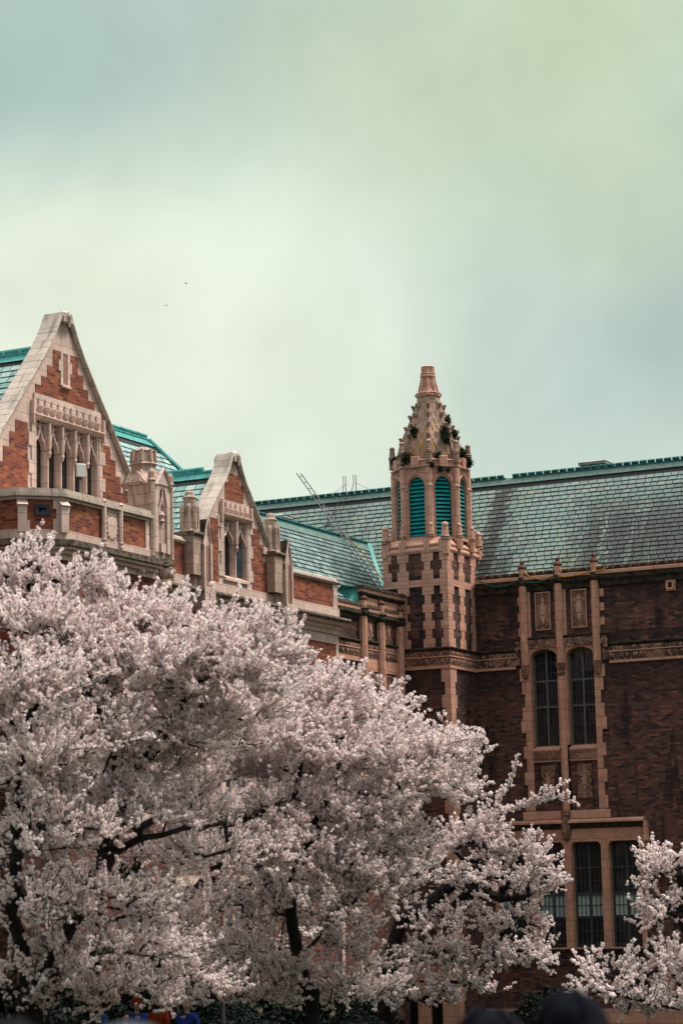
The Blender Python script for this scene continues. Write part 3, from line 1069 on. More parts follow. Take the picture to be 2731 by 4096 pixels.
def carved_panel(fr, s, zc, w, h, parent, lozenge=False, d=0.001):
    m = fr()
    if lozenge:
        P = [(-w / 2, -h / 2), (w / 2, -h / 2), (w / 2, -h * .16), (w * .38, -h * .13), (w * .40, -h * .06), (w * .52, 0), (w * .40, h * .09), (w * .38, h * .16), (w / 2, h * .2), (w / 2, h / 2),
             (-w / 2, h / 2), (-w / 2, h * .2), (-w * .38, h * .16), (-w * .40, h * .09), (-w * .52, 0), (-w * .40, -h * .06), (-w * .38, -h * .13), (-w / 2, -h * .16)]
        m.prism([(s + a, zc + b) for a, b in P], d, d + .045)
    else:
        m.box(s - w / 2, s + w / 2, d, d + .035, zc - h / 2, zc + h / 2)
    o = m.build('carved_panel', CARVED_P, parent)
    b = fr()
    if not lozenge:
        e = .035
        b.box(s - w / 2, s + w / 2, d + .0355, d + .065, zc - h / 2, zc - h / 2 + e)
        b.box(s - w / 2, s + w / 2, d + .0355, d + .065, zc + h / 2 - e, zc + h / 2)
        b.box(s - w / 2, s - w / 2 + e, d + .0355, d + .065, zc - h / 2 + e, zc + h / 2 - e)
        b.box(s + w / 2 - e, s + w / 2, d + .0355, d + .065, zc - h / 2 + e, zc + h / 2 - e)
    dd = d + (.0455 if lozenge else .0355)
    k = .8 if lozenge else 1.0
    b.prism([(s - w * .17 * k, zc - h * .10), (s + w * .17 * k, zc - h * .10), (s + w * .19 * k, zc + h * .12), (s + w * .12 * k, zc + h * .15), (s + w * .10 * k, zc + h * .20), (s, zc + h * .23), (s - w * .10 * k, zc + h * .20), (s - w * .12 * k, zc + h * .15), (s - w * .19 * k, zc + h * .12)], dd, dd + .03)
    b.prism([(s - w * .17 * k, zc - h * .12), (s, zc - h * .36 * k), (s + w * .17 * k, zc - h * .12)], dd, dd + .022)
    b.prism([(s - w * .12 * k, zc + h * .235), (s + w * .12 * k, zc + h * .235), (s, zc + h * .38 * k)], dd, dd + .022)
    b.build('shield', STONE_N, o)
    r = fr()
    for sx in (-1, 1):
        for sz in (-1, 1):
            cx_, cz_ = s + sx * w * .28, zc + sz * h * .41
            r.tube([(cx_ + .07 * cos(t * pi / 4), dd + .012, cz_ + .07 * sin(t * pi / 4)) for t in range(9)], .014, 5)
    r.build('rosette', CARVED_P, o)

carved_panel(R, -30.77, 9.755, 0.56, 1.31, hall)
carved_panel(R, -29.455, 9.755, 0.56, 1.31, hall)
carved_panel(R, -30.80, 3.93, 0.50, 1.13, hall, True, -0.018)
carved_panel(R, -29.49, 3.93, 0.50, 1.13, hall, True, -0.018)

# rainwater spout
m = R()
m.wall(-26.33, -26.00, 10.10, 10.455, 0.001, 0.07, [(-26.24, -26.10, 10.18, 10.39)])
m.wall(-26.33, -26.00, 10.457, 10.68, 0.001, 0.07)
m.prism([(-26.27, 10.14), (-26.07, 10.14), (-26.03, 10.22), (-26.03, 10.36), (-26.09, 10.36), (-26.10, 10.20), (-26.24, 10.20), (-26.25, 10.36), (-26.31, 10.36), (-26.31, 10.22)], 0.0705, 0.17)
sp_ = m.build('rainwater_spout', STONE_R, hall)
m = R()
m.box(-26.24, -26.10, 0.0012, 0.004, 10.18, 10.39)
m.build('spout_mouth', DARK, sp_)

# the wing's shaft bay and its raised parapet
for s_, t_, cz in ((71.0, 10.17, 9.55), (72.33, 10.13, 9.45), (73.80, 10.05, 9.45)):
    shaft(Wg, s_, 2.0, 9.5, hall, r=0.155, d=0.10, capz=cz, top=t_, tail=False)
m = Wg()
m.box(70.95, 74.11, -0.45, 0.10, 9.805, 10.05)
m.build('parapet', STONE_R, hall)
m = Wg()
m.profile([(-0.5, 10.051), (0.12, 10.051), (0.22, 10.14), (0.22, 10.19), (-0.5, 10.19)], 70.85, 74.115)
m.box(70.80, 74.115, -0.5, 0.25, 10.30, 10.39)
m.build('parapet_coping', MOSSY, hall)
m = Wg()
m.box(70.85, 74.112, -0.48, 0.2, 10.191, 10.299)
m.build('parapet_band', STONE_R, hall)
for s_ in (71.66, 73.06):
    carved_panel(Wg, s_, 9.0, 0.46, 0.72, hall, True)
    carved_panel(Wg, s_, 6.8, 0.56, 1.5, hall)
m = Wg()
for s_ in (71.0, 72.33, 73.80):
    for zz in (7.2, 6.4, 5.6, 4.8, 4.0):
        m.tbox(s_ - .27, s_ + .27, 0.001, 0.06, zz, zz + .38, .01)
m.box(70.9, 74.1, 0.0, 0.055, 7.62, 7.869)
m.build('quoin', STONE_R, hall)
m = MB(ed=(0, 1, 0))
m.add([(-35.25, 70.05, 10.35), (-35.05, 70.95, 10.33), (-34.98, 70.95, 9.75), (-35.2, 70.6, 9.85), (-35.6, 70.3, 10.2)], [(0, 1, 2, 3, 4)])
o = m.build('copper_apron', COPPER_B, hall)
o.modifiers.new('thickness', 'SOLIDIFY').thickness = 0.03

# ================================================================== corner turret
TU0, TU1, TV0, TV1 = -35.71, -33.31, 74.12, 77.08
turret = thing('corner_turret', 'buff terracotta corner turret with teal louvred belfry and crocketed stone spire', 'turret', (-34.5, 75.6, GZ))
TF = lambda: MB((0, TV0, 0), (1, 0, 0), (0, -1, 0))         # s = X
TR = lambda: MB((TU1, 0, 0), (0, 1, 0), (1, 0, 0))          # s = Y

m = MB(ed=(0, 1, 0))
m.box(TU0 + .02, TU1 - .02, TV0 + .02, TV1 - .02, 7.5, 11.78)
m.box(-35.4, TU1 - .02, TV0 + .02, 76.4, GZ, 7.5)
m.build('wall', BRICK_R, turret)
UPROWS = [(11.49, 11.78, 1), (11.19, 11.49, 0), (10.87, 11.19, 1)]
LOROWS = [(10.34, 10.63, 1), (10.03, 10.34, 0), (9.74, 10.03, 1), (9.45, 9.74, 0), (9.15, 9.45, 1), (8.85, 9.15, 0), (8.50, 8.85, 1)]
G = 0.004
m = TF()
n = TR()
for z0, z1, wide in UPROWS + LOROWS:
    up = z0 > 10.8
    for (a0, b0, a1, b1) in ((TU0, -35.51, TU0, -35.39), (-35.09, -34.84, -35.17, -34.74), (-34.17, -33.93, -34.25, -33.82), (-33.50, TU1, -33.58, TU1)):
        a, b = (a1, b1) if wide else (a0, b0)
        if not up and b < -35.3:
            continue
        m.box(a, b, -0.02, 0.012 + .006 * wide, z0 + G, z1 - G)
    for (a0, b0, a1, b1) in ((TV0, 74.50, TV0, 74.63), (75.13, 75.43, 75.03, 75.53), (76.13, 76.42, 76.03, 76.52), (76.86, TV1, 76.78, TV1)):
        a, b = (a1, b1) if wide else (a0, b0)
        if not up:
            if a > 76.4:
                continue
            b = min(b, 76.39)
        n.box(a, b, -0.02, 0.012 + .006 * wide, z0 + G, z1 - G)
m.box(TU0, TU1, -0.02, 0.022, 10.634, 10.866)
n.box(TV0 + .001, TV1, -0.02, 0.022, 10.634, 10.866)
# lower corner quoins under the belt
z = 7.79
i = 0
while z > GZ + .5:
    z0 = z - .44
    m.box(-33.62 if i % 2 == 0 else -33.49, TU1 + .01, -0.02, 0.03, z0 + G, z - G)
    n.box(TV0 - .029, 74.60 if i % 2 == 0 else 74.47, -0.02, 0.03, z0 + G, z - G)
    z = z0
    i += 1
m.v += n.v[:0]
o = m.build('quoin', STONE_T, turret)
n.build('quoin', STONE_T, turret)
belt(TF, -35.0, TU1 + .06, 8.50, 8.20, 7.935, 7.80, turret, CARVED_T, STONE_R)
belt(TR, TV0 + .002, 76.37, 8.50, 8.20, 7.935, 7.80, turret, CARVED_T, STONE_R)

# stone portal at the turret's foot
m = TF()
m.wall(-35.7, TU1 + .1, GZ, -2.05, 0.001, 0.16, [(-35.2, -34.75, GZ, -2.6), (-34.3, -33.85, GZ, -2.6)])
m.build('portal', STONE_R, turret, bevel=.01)
m = TF()
for a_ in (-35.2, -34.3):
    m.box(a_, a_ + .45, -0.015, 0.012, GZ, -2.6)
m.build('portal_opening', DARK, turret)  # black sheets paint the shade inside the two openings
# weathered ledge between the square stage and the octagon
AX, AY = -34.5, 75.6
m = MB((AX, AY, 0), (1, 0, 0), (0, 1, 0))
hx, hy = (TU1 - TU0) / 2, (TV1 - TV0) / 2
def ring(sx, sy, z):
    return [(-sx, -sy, z), (sx, -sy, z), (sx, sy, z), (-sx, sy, z)]
P = []
for sx, sy, z in ((hx + .01, hy + .01, 11.785), (hx + .045, hy + .045, 11.86), (hx + .045, hy + .045, 11.90), (hx - .04, hy - .04, 12.02), (hx + .01, hy + .01, 12.04), (hx + .01, hy + .01, 12.09), (hx - .15, hy - .2, 12.28), (hx - .3, hy - .5, 12.36)):
    P += ring(sx, sy, z)
F = [(3, 2, 1, 0), tuple(range(len(P) - 4, len(P)))]
for r in range(len(P) // 4 - 1):
    for k in range(4):
        F.append((r * 4 + k, r * 4 + (k + 1) % 4, r * 4 + 4 + (k + 1) % 4, r * 4 + 4 + k))
m.add(P, F)
m.build('ledge', STONE_T, turret)

# piers carrying the pinnacles down through the ledge
m = TF()
for s_ in (-34.965, -34.04):
    m.box(s_ - .12, s_ + .12, -.45, .035, 11.786, 12.20)
for s_ in (TU0 + .12, TU1 - .12):
    m.box(s_ - .15, s_ + .15, -.32, .05, 11.787, 12.22)
m.build('ledge_pier', STONE_T, turret)
m = TR()
for s_ in (75.28, 76.27):
    m.box(s_ - .12, s_ + .12, -.45, .035, 11.786, 12.20)
m.box(76.80, 77.06, -.32, .05, 11.787, 12.22)
m.build('ledge_pier', STONE_T, turret)
# octagonal belfry
RO = 1.30
AP = RO * cos(pi / 8)
HS = RO * sin(pi / 8)
def face_frame(k):
    a = -pi / 2 + k * pi / 4
    ed = Vector((cos(a), sin(a), 0))
    es = Vector((-sin(a), cos(a), 0))
    return MB((AX + ed.x * AP, AY + ed.y * AP, 0), es, ed)
core = MB((AX, AY, 0), (1, 0, 0), (0, 1, 0))
core.lathe(0, 0, [(RO - .42, 12.2), (RO - .42, 14.8)], 8, pi / 8)
core.build('bell_chamber', DARK, turret)
OW = 0.31
frame = MB()
hood = MB()
for k in range(8):
    q = face_frame(k)
    for a, b in ((-HS, -OW), (OW, HS)):
        q.box(a, b, -0.22, 0.0, 12.30, 14.02)
    spandrel(q, -OW, OW, 14.02, 14.50, 14.78, -0.22, 0.0)
    for a, b in ((-HS, -OW), (OW, HS)):
        q.box(a, b, -0.22, 0.0, 14.0201, 14.78)
    q.box(-OW, OW, -0.22, 0.0, 12.30, 12.40)
    frame.v, fb = frame.v + q.v, len(frame.v)
    frame.f += [tuple(fb + i for i in f) for f in q.f]
    h = face_frame(k)
    pts = arch_pts(-OW - .05, OW + .05, 14.02, 14.60)
    h.tube([(s, 0.02, z) for s, z in pts], .032, 6)
    h.ball((0, .03, 14.66), (.05, .04, .07), 6, 4)
    h.tube([(-OW - .012, .0, 12.4), (-OW - .012, .0, 14.02)], .022, 6)
    h.tube([(OW + .012, .0, 12.4), (OW + .012, .0, 14.02)], .022, 6)
    hood.v, fb = hood.v + h.v, len(hood.v)
    hood.f += [tuple(fb + i for i in f) for f in h.f]
bf = frame.build('belfry', STONE_T, turret)
hood.build('hood_mould', STONE_T, bf)
# corner posts
p = MB((AX, AY, 0), (1, 0, 0), (0, 1, 0))
for k in range(8):
    a = pi / 8 + k * pi / 4
    p.lathe((RO - .03) * cos(a), (RO - .03) * sin(a), [(.125, 12.2), (.125, 14.10), (.15, 14.13), (.15, 14.17), (.12, 14.20), (.12, 14.78)], 8, a)
p.build('corner_post', STONE_T, bf)
for k in range(8):
    q = face_frame(k)
    z = 12.43
    while z < 14.5:
        w = OW - .012
        if z > 14.02:
            w = max(0.05, OW * (1 - ((z - 14.02) / .52) ** 1.6))
        q.add([(-w, -.155, z + .095), (w, -.155, z + .095), (w, -.065, z - .005), (-w, -.065, z - .005),
               (-w, -.145, z + .108), (w, -.145, z + .108), (w, -.055, z + .008), (-w, -.055, z + .008)],
              [(3, 2, 1, 0), (4, 5, 6, 7), (0, 1, 5, 4), (1, 2, 6, 5), (2, 3, 7, 6), (3, 0, 4, 7)])
        z += 0.138
    q.build('louver', LOUVER, turret)

# cornice of the belfry, merlons
m = MB((AX, AY, 0), (1, 0, 0), (0, 1, 0))
m.lathe(0, 0, [(RO - .3, 14.781), (RO + .02, 14.781), (RO + .10, 14.84), (RO + .10, 14.88), (RO + .03, 14.90), (RO + .03, 15.0), (RO + .09, 15.05), (RO + .06, 15.09), (RO - .15, 15.12)], 8, pi / 8)
for k in range(8):
    q = face_frame(k)
    q.tbox(-.15, .15, -.02, .13, 14.80, 15.20, .02)
    fb = len(m.v)
    m.v += q.v
    m.f += [tuple(fb + i for i in f) for f in q.f]
m.build('belfry_cornice', STONE_T, turret)


def pinnacle(x, y, z0, zt, r, parent, mat=STONE_T):
    h = zt - z0
    m = MB((x, y, 0), (1, 0, 0), (0, 1, 0))
    m.lathe(0, 0, [(r, z0), (r, z0 + h * .42)], 8, pi / 8)
    o = m.build('pinnacle', mat, parent)
    c = MB((x, y, 0), (1, 0, 0), (0, 1, 0))
    c.lathe(0, 0, [(r * 1.02, z0 + h * .421), (r * 1.25, z0 + h * .46), (r * 1.1, z0 + h * .50), (r * 1.25, z0 + h * .54), (r * 1.0, z0 + h * .57)], 8, pi / 8)
    c.build('collar', STONE_S, o)
    t = MB((x, y, 0), (1, 0, 0), (0, 1, 0))
    t.lathe(0, 0, [(r * .98, z0 + h * .571), (r * .74, z0 + h * .88), (r * .9, z0 + h * .90), (r * .8, z0 + h * .95), (r * .42, zt)], 8, pi / 8)
    t.build('cap', mat, o)
    return o

for x, y in ((TU1 - .06, TV0 + .06), (TU0 + .10, TV0 + .06), (TU1 - .06, TV1 - .10), (TU0 + .10, TV1 - .10)):
    pinnacle(x, y, 11.7, 12.80, .138, turret)
for k in range(8):
    a = pi / 8 + k * pi / 4
    pinnacle(AX + (RO + .06) * cos(a), AY + (RO + .06) * sin(a), 11.95, 12.86, .115, turret)
for k in range(8):
    a = pi / 8 + k * pi / 4
    pinnacle(AX + (RO + .02) * cos(a), AY + (RO + .02) * sin(a), 14.95, 15.76, .112, turret, STONE_S)

# spire: concave octagon with ribs, lattice and crockets
SP = [(15.05, 1.16), (15.3, 1.13), (15.74, 1.03), (16.08, .89), (16.52, .69), (16.9, .555), (17.24, .43), (17.46, .395)]
def sp_r(z):
    for (z0, r0), (z1, r1) in zip(SP[:-1], SP[1:]):
        if z <= z1:
            return r0 + (r1 - r0) * (z - z0) / (z1 - z0)
    return SP[-1][1]
def spire_material():
    mt, N, out = new_mat('lichened_spire_tiles')
    g = N.n('ShaderNodeNewGeometry')
    n1 = N.noise(g.outputs['Position'], 2.6, 6, .65)
    n2 = N.noise(g.outputs['Position'], 9.0, 5, .65)
    sp = N.n('ShaderNodeSeparateXYZ', i_0=g.outputs['Position'])
    c = N.ramp(n2, [(0.25, (0.20, 0.12, 0.09)), (0.5, (0.52, 0.34, 0.26)), (0.75, (0.68, 0.48, 0.38))])
    low = N.smooth(sp.outputs[2], 16.9, 15.4)
    c = N.mix(N.math('MULTIPLY', N.smooth(n1, .45, .56), N.math('MULTIPLY', low, .95)), c, (0.52, 0.23, 0.055))
    c = N.mix(N.math('MULTIPLY', N.smooth(n1, .50, .38), N.math('MULTIPLY', low, .8)), c, (0.17, 0.17, 0.115))
    finish(N, out, c, .8, n2, .5, .02)
    return mt
SPM = spire_material()
m = MB((AX, AY, 0), (1, 0, 0), (0, 1, 0))
m.lathe(0, 0, [(r, z) for z, r in SP], 8, pi / 8)
spire = m.build('spire', SPM, turret)
m = MB((AX, AY, 0), (1, 0, 0), (0, 1, 0))
zs_ = [15.1 + .2 * i for i in range(12)]
for k in range(8):
    a = pi / 8 + k * pi / 4
    m.tube([(sp_r(z) * cos(a), sp_r(z) * sin(a), z) for z in zs_], [.055 if z < 16.6 else .04 for z in zs_], 6)
m.build('rib', STONE_S, spire)
m = MB((AX, AY, 0), (1, 0, 0), (0, 1, 0))
for k in range(8):
    a0, a1 = pi / 8 + k * pi / 4, pi / 8 + (k + 1) * pi / 4
    def onface(t, z):
        r = sp_r(z) + .008
        return (r * (cos(a0) * (1 - t) + cos(a1) * t), r * (sin(a0) * (1 - t) + sin(a1) * t), z)
    for sgn in (0, 1):
        for st in (-1.0, -2 / 3, -1 / 3, 0.0, 1 / 3, 2 / 3):
            pl = []
            for i in range(25):
                z = 15.15 + i * .09
                t = st + (z - 15.1) * .62
                while t > 1.0:
                    t -= 1.0
                    if len(pl) > 1:
                        m.tube(pl, .020, 4)
                    pl = []
                if 0 <= t <= 1:
                    pl.append(onface(t if sgn == 0 else 1 - t, z))
            if len(pl) > 1:
                m.tube(pl, .016, 4)
m.build('lattice', plain_mat('pale_spire_ribbing', (0.46, 0.29, 0.22), (0.72, 0.50, 0.40), 7.0, 0.8), spire)
m = MB((AX, AY, 0), (1, 0, 0), (0, 1, 0))
for k in range(8):
    a = pi / 8 + k * pi / 4
    for z in (15.98, 16.38, 16.78, 17.12):
        r = sp_r(z) + .055
        m.ball((r * cos(a), r * sin(a), z), (.075, .075, .07), 7, 5)
        m.ball(((r + .035) * cos(a), (r + .035) * sin(a), z + .06), (.065, .065, .045), 7, 5)
        m.ball(((r - .02) * cos(a), (r - .02) * sin(a), z - .08), (.055, .055, .06), 6, 4)
m.build('crocket', STONE_S, spire)
m = MB((AX, AY, 0), (1, 0, 0), (0, 1, 0))
m.lathe(0, 0, [(.39, 17.461), (.44, 17.50), (.455, 17.55), (.43, 17.59), (.46, 17.62), (.36, 17.66)], 8, pi / 8)
m.lathe(0, 0, [(.335, 17.661), (.265, 17.9), (.22, 18.16)], 8, pi / 8)
m.lathe(0, 0, [(.225, 18.161), (.275, 18.22), (.275, 18.28), (.24, 18.30), (.27, 18.34), (.20, 18.37)], 8, pi / 8)
m.lathe(0, 0, [(.21, 18.371), (.20, 18.56), (.225, 18.585), (.18, 18.62), (.1, 18.61)], 8, pi / 8)
fin_ = m.build('finial', STONE_T, turret)
m = MB((AX, AY, 0), (1, 0, 0), (0, 1, 0))
for k in range(8):
    a = pi / 8 + k * pi / 4
    m.tube([(.345 * cos(a), .345 * sin(a), 17.66), (.23 * cos(a), .23 * sin(a), 18.16)], .032, 6)
    m.ball((.43 * cos(a), .43 * sin(a), 17.57), .055, 6, 4)
    m.tube([(.21 * cos(a), .21 * sin(a), 18.37), (.205 * cos(a), .205 * sin(a), 18.59)], .025, 5)
    b = k * pi / 4
    for dl in (-.10, .10):
        m.tube([(.288 * cos(b + dl * 2), .288 * sin(b + dl * 2), 17.8), (.245 * cos(b + dl), .245 * sin(b + dl), 18.02), (.225 * cos(b), .225 * sin(b), 18.10)], .016, 5)
m.build('finial_rib', STONE_T, fin_)

# plants rooted in the joints of the spire: each tuft is its own thing
WEED = plain_mat('dark_green_weed', (0.008, 0.024, 0.014), (0.045, 0.060, 0.030), 20.0, 0.8, 0.2)
def tuft(p, r, label, hang=0.3):
    r *= .86
    V, F = [], []
    for i in range(int(330 * max(1, r / .12))):
        a, e = random.uniform(0, 2 * pi), random.uniform(-.5, 1.3)
        d = Vector((cos(a) * cos(e), sin(a) * cos(e), sin(e)))
        b0 = Vector((random.gauss(0, r * .42), random.gauss(0, r * .42), random.gauss(-r * .2, r * .5)))
        L = r * random.uniform(.35, 1.0)
        side = d.cross(Vector((random.gauss(0, 1), random.gauss(0, 1), random.gauss(0, 1)))).normalized() * random.uniform(.009, .018)
        tip = b0 + d * L - Vector((0, 0, hang * L * random.random()))
        mid = b0 + d * L * .55
        b = len(V)
        V += [b0 - side, b0 + side, mid + side * 1.2, tip, mid - side * 1.2]
        F.append((b, b + 1, b + 2, b + 3, b + 4))
    me = bpy.data.meshes.new('weed_tuft')
    me.from_pydata([tuple(v) for v in V], [], F)
    me.materials.append(WEED)
    o = bpy.data.objects.new('weed_tuft', me)
    COL.objects.link(o)
    o.location = p
    tag(o, label, 'weed', 'weeds growing on the turret')

def on_spire(ang_deg, z, extra=.05):
    # angle measured from the face that looks down the lawn, towards the right
    a = -pi / 2 + radians(ang_deg)
    return (AX + (sp_r(z) + extra) * cos(a), AY + (sp_r(z) + extra) * sin(a), z)
tuft(on_spire(-13, 16.20), .15, 'dark weed tuft on the left half of the spire, halfway up')
tuft(on_spire(-8, 15.98), .06, 'tiny weed sprig just below the halfway tuft on the spire')
tuft(on_spire(60, 16.15), .17, 'long dark weed at the upper right face of the spire')
tuft(on_spire(58, 15.88), .18, 'largest dark weed hanging down the right face of the spire')
tuft(on_spire(100, 16.15), .14, 'round dark weed on the far right edge of the spire')
tuft(on_spire(92, 16.62), .13, 'highest dark weed, on the right edge of the spire')
tuft(on_spire(-15, 15.18, .15), .20, 'broad weed tuft above the left louvre of the belfry')
tuft(on_spire(-62, 15.25, .12), .15, 'dark weed beside the leftmost pinnacle of the spire foot')
tuft(on_spire(38, 15.22, .08), .12, 'small weed beside the middle pinnacle of the spire foot')
tuft(on_spire(92, 15.40, .10), .17, 'dark weed behind the right pinnacle of the spire foot')
tuft(on_spire(100, 15.10, .20), .17, 'trailing weed below the right pinnacle on the belfry cornice')
tuft(on_spire(27, 14.86, .17), .09, 'round weed on the cornice between the two front louvres')
tuft(on_spire(40, 14.72, .12), .09, 'left weed of the pair right over the second louvre arch')
tuft(on_spire(52, 14.70, .12), .07, 'right weed of the pair over the second louvre arch')

# ================================================================== the gabled orange brick hall (left)
UL = -34.40
lhall = thing('gabled_hall', 'orange brick hall with pale terracotta gables, pinnacles and pale green slate roofs at left', 'building', (-38.5, 56.0, GZ))
Lf = lambda: MB((UL, 0, 0), (0, 1, 0), (1, 0, 0))           # s = Y, d towards the lawn
BD = 1.80                                                    # the oriel bay stands this far out

# bodies below the cornice
m = Lf()
m.wall(40.0, 67.98, 4.6, 8.43, -0.45, 0.0, [(44.2, 45.5, 2.0, 5.6), (46.2, 47.5, 2.0, 5.6), (58.0, 59.2, 2.0, 5.6), (60.6, 62.2, 2.0, 5.6), (65.5, 66.7, 2.0, 5.6),
                                            (44.2, 45.5, -2.6, .6), (58.0, 59.2, -2.6, .6), (60.6, 62.2, -2.6, .6)])
m.build('wall', BRICK_L, lhall)
m = Lf()
m.wall(40.0, 67.98, GZ, 4.599, -0.45, 0.0, [(44.2, 45.5, 2.0, 5.6), (46.2, 47.5, 2.0, 5.6), (58.0, 59.2, 2.0, 5.6), (60.6, 62.2, 2.0, 5.6), (65.5, 66.7, 2.0, 5.6),
                                            (44.2, 45.5, -2.6, .6), (58.0, 59.2, -2.6, .6), (60.6, 62.2, -2.6, .6)])
m.build('darkened_lower_wall', BRICK_R, lhall)  # darker brick stands in for the shade behind the blossom
m = Lf()
m.box(40.0, 67.98, -7.5, -7.0, GZ, 9.0)
m.box(67.5, 67.98, -7.0, -0.45, GZ, 9.6)
m.box(40.0, 40.4, -7.0, -0.45, GZ, 9.6)
m.build('wall', BRICK_L, lhall)
bayP = [(48.0, 0.0), (48.75, BD - .8), (49.55, BD), (53.70, BD), (53.70, 0.0)]
def bay_slab(off, z0, z1, mat, nm, hollow=True, bevel=0.0):
    """slab following the canted bay, off = how far it oversails"""
    m = Lf()
    a = off
    outer = [(48.75 - a, -.02), (48.75 - a, BD - .8 + a * .41), (49.55 - a * .41, BD + a), (53.70, BD + a), (53.70, -.02)]
    n = len(outer)
    m.add([(s, d, z0) for s, d in outer] + [(s, d, z1) for s, d in outer],
          [tuple(range(n)), tuple(range(n, 2 * n))] + [(i, (i + 1) % n, n + (i + 1) % n, n + i) for i in range(n)])
    return m.build(nm, mat, lhall, bevel=bevel)
bay_slab(0.0, GZ, 4.6, BRICK_R, 'bay_wall')  # lower bay darkened too, shade put into the brick colour
bay_slab(0.0, 4.601, 8.52, BRICK_L, 'bay_wall')
bay_slab(0.10, 8.521, 8.66, STONE_L, 'bay_cornice')
bay_slab(0.22, 8.661, 8.76, STONE_L, 'bay_cornice')
bay_slab(0.34, 8.761, 8.84, STONE_L, 'bay_cornice')
bay_slab(0.42, 8.841, 8.99, MOSSY_L, 'bay_cornice_slab')
bay_slab(0.06, 8.991, 9.27, STONE_L, 'bay_plinth', bevel=0.01)
bay_slab(0.0, 9.271, 10.02, BRICK_L, 'bay_parapet')
bay_slab(0.05, 10.021, 10.10, STONE_LW, 'bay_coping')
bay_slab(0.13, 10.101, 10.19, STONE_LW, 'bay_coping')
bay_slab(0.08, 10.191, 10.30, STONE_LW, 'bay_coping')

# stone piers, shield panel on the bay's parapet
B = lambda: MB((UL + BD, 0, 0), (0, 1, 0), (1, 0, 0))
CA = lambda: MB((UL + BD, 49.55, 0), Vector((-1, -1, 0)).normalized(), Vector((1, -1, 0)).normalized())   # the canted face, s from its outer corner back
m = B()
m.box(53.42, 53.70, 0.001, 0.03, 9.272, 10.02)
m.box(49.56, 49.72, 0.001, 0.03, 9.272, 10.02)
m.box(49.72, 49.82, 0.001, 0.028, 9.75, 10.02)
m.build('quoin', STONE_L, lhall)
m = CA()
for a, b in ((0.0, .16), (.90, 1.13)):
    m.box(a, b, 0.001, 0.03, 9.272, 10.02)
m.box(.16, .24, 0.001, 0.028, 9.272, 9.55)
m.box(.16, .24, 0.001, 0.028, 9.80, 10.02)
m.box(.82, .90, 0.001, 0.028, 9.272, 9.50)
m.build('quoin', STONE_L, lhall)
# little buttresses at the bay's corners
m = MB((UL + BD, 49.55, 0), Vector((-.383, -.924, 0)).normalized() * -1, Vector((.924, -.383, 0)))
m2 = CA()
def small_buttress(m, s):
    m.box(s - .11, s + .11, 0.0, 0.12, 9.20, 9.86)
    m.add([(s - .13, 0, 10.02), (s + .13, 0, 10.02), (s + .13, .17, 9.87), (s - .13, .17, 9.87), (s - .13, 0, 9.861), (s + .13, 0, 9.861)],
          [(0, 1, 2, 3), (3, 2, 5, 4), (0, 3, 4), (1, 5, 2), (0, 4, 5, 1)])
small_buttress(m, .0)
small_buttress(m2, 1.02)
m.build('bay_buttress', STONE_L, lhall)
m2.build('bay_buttress', STONE_L, lhall)
m = B()
for s_ in (51.32, 52.11):
    m.lathe(s_, 0.07, [(.01, 8.98), (.075, 9.14), (.06, 9.2), (.085, 9.24), (.07, 9.28), (.07, 10.20), (.09, 10.24), (.05, 10.30)], 8, pi / 8)
m.box(51.40, 52.03, 0.001, 0.03, 9.25, 10.02)
m.build('panel_colonnette', STONE_L, lhall)
m = B()
sh_ = [(51.50, 9.83), (51.72, 9.90), (51.94, 9.83), (51.93, 9.50), (51.86, 9.38), (51.72, 9.32), (51.58, 9.38), (51.51, 9.50)]
m.prism(sh_, 0.031, 0.075)
pts = arch_pts(51.42, 52.0, 9.85, 10.0)
m.tube([(s, 0.04, z) for s, z in pts], .022, 5)
for i in range(16):
    a = i / 16 * 2 * pi
    m.ball((51.72 + .255 * cos(a), .05, 9.62 + .33 * sin(a)), (.035, .03, .04), 5, 4)
m.build('shield_panel', STONE_L, lhall)
# floodlight box on the canted face
m = CA()
m.wall(.33, .70, 9.62, 9.90, 0.002, 0.07, [(.44, .61, 9.71, 9.81)])
lb = thing('floodlight', 'slate blue box floodlight set in the canted brick parapet', 'floodlight', (UL + BD, 49.2, 9.7))
m.build('housing', LAMPBOX, lb)
m = CA()
m.box(.44, .61, 0.002, 0.02, 9.71, 9.81)
m.build('opening', DARK, lb)
m = CA()
m.ball((.49, .03, 9.735), (.03, .02, .018), 6, 4)
m.build('lens', VENTM, lb)

# cornice, plinth and parapets along the main face
def run_cornice(a, b):
    m = Lf()
    m.profile([(0.002, 8.431), (0.06, 8.431), (0.08, 8.52), (0.16, 8.60), (0.16, 8.66), (0.28, 8.70), (0.32, 8.80), (0.002, 8.80)], a, b)
    m.build('cornice', STONE_L, lhall)
    m = Lf()
    m.profile([(0.002, 8.801), (0.40, 8.801), (0.43, 8.86), (0.40, 8.93), (0.002, 8.97)], a, b + .10)
    m.build('cornice_slab', MOSSY_L, lhall)
    m = Lf()
    m.box(a, b, -0.40, 0.06, 8.971, 9.275)
    m.build('parapet_plinth', STONE_L, lhall, bevel=0.01)
run_cornice(54.7, 68.04)
run_cornice(40.0, 48.7)
def parapet(a, b, zt=10.03, end=False):
    m = Lf()
    m.box(a, b, -0.35, 0.0, 9.276, zt)
    m.build('parapet', BRICK_L, lhall)
    m = Lf()
    m.profile([(-0.42, zt + .001), (0.04, zt + .001), (0.10, zt + .06), (0.10, zt + .10), (0.02, zt + .13), (0.02, zt + .17), (-0.05, zt + .21), (-0.42, zt + .21)], a, b + (.06 if end else 0))
    m.build('parapet_coping', STONE_LW, lhall)
parapet(64.35, 67.98, end=True)
parapet(55.3, 59.0, 10.18)
parapet(40.0, 48.6)
m = Lf()
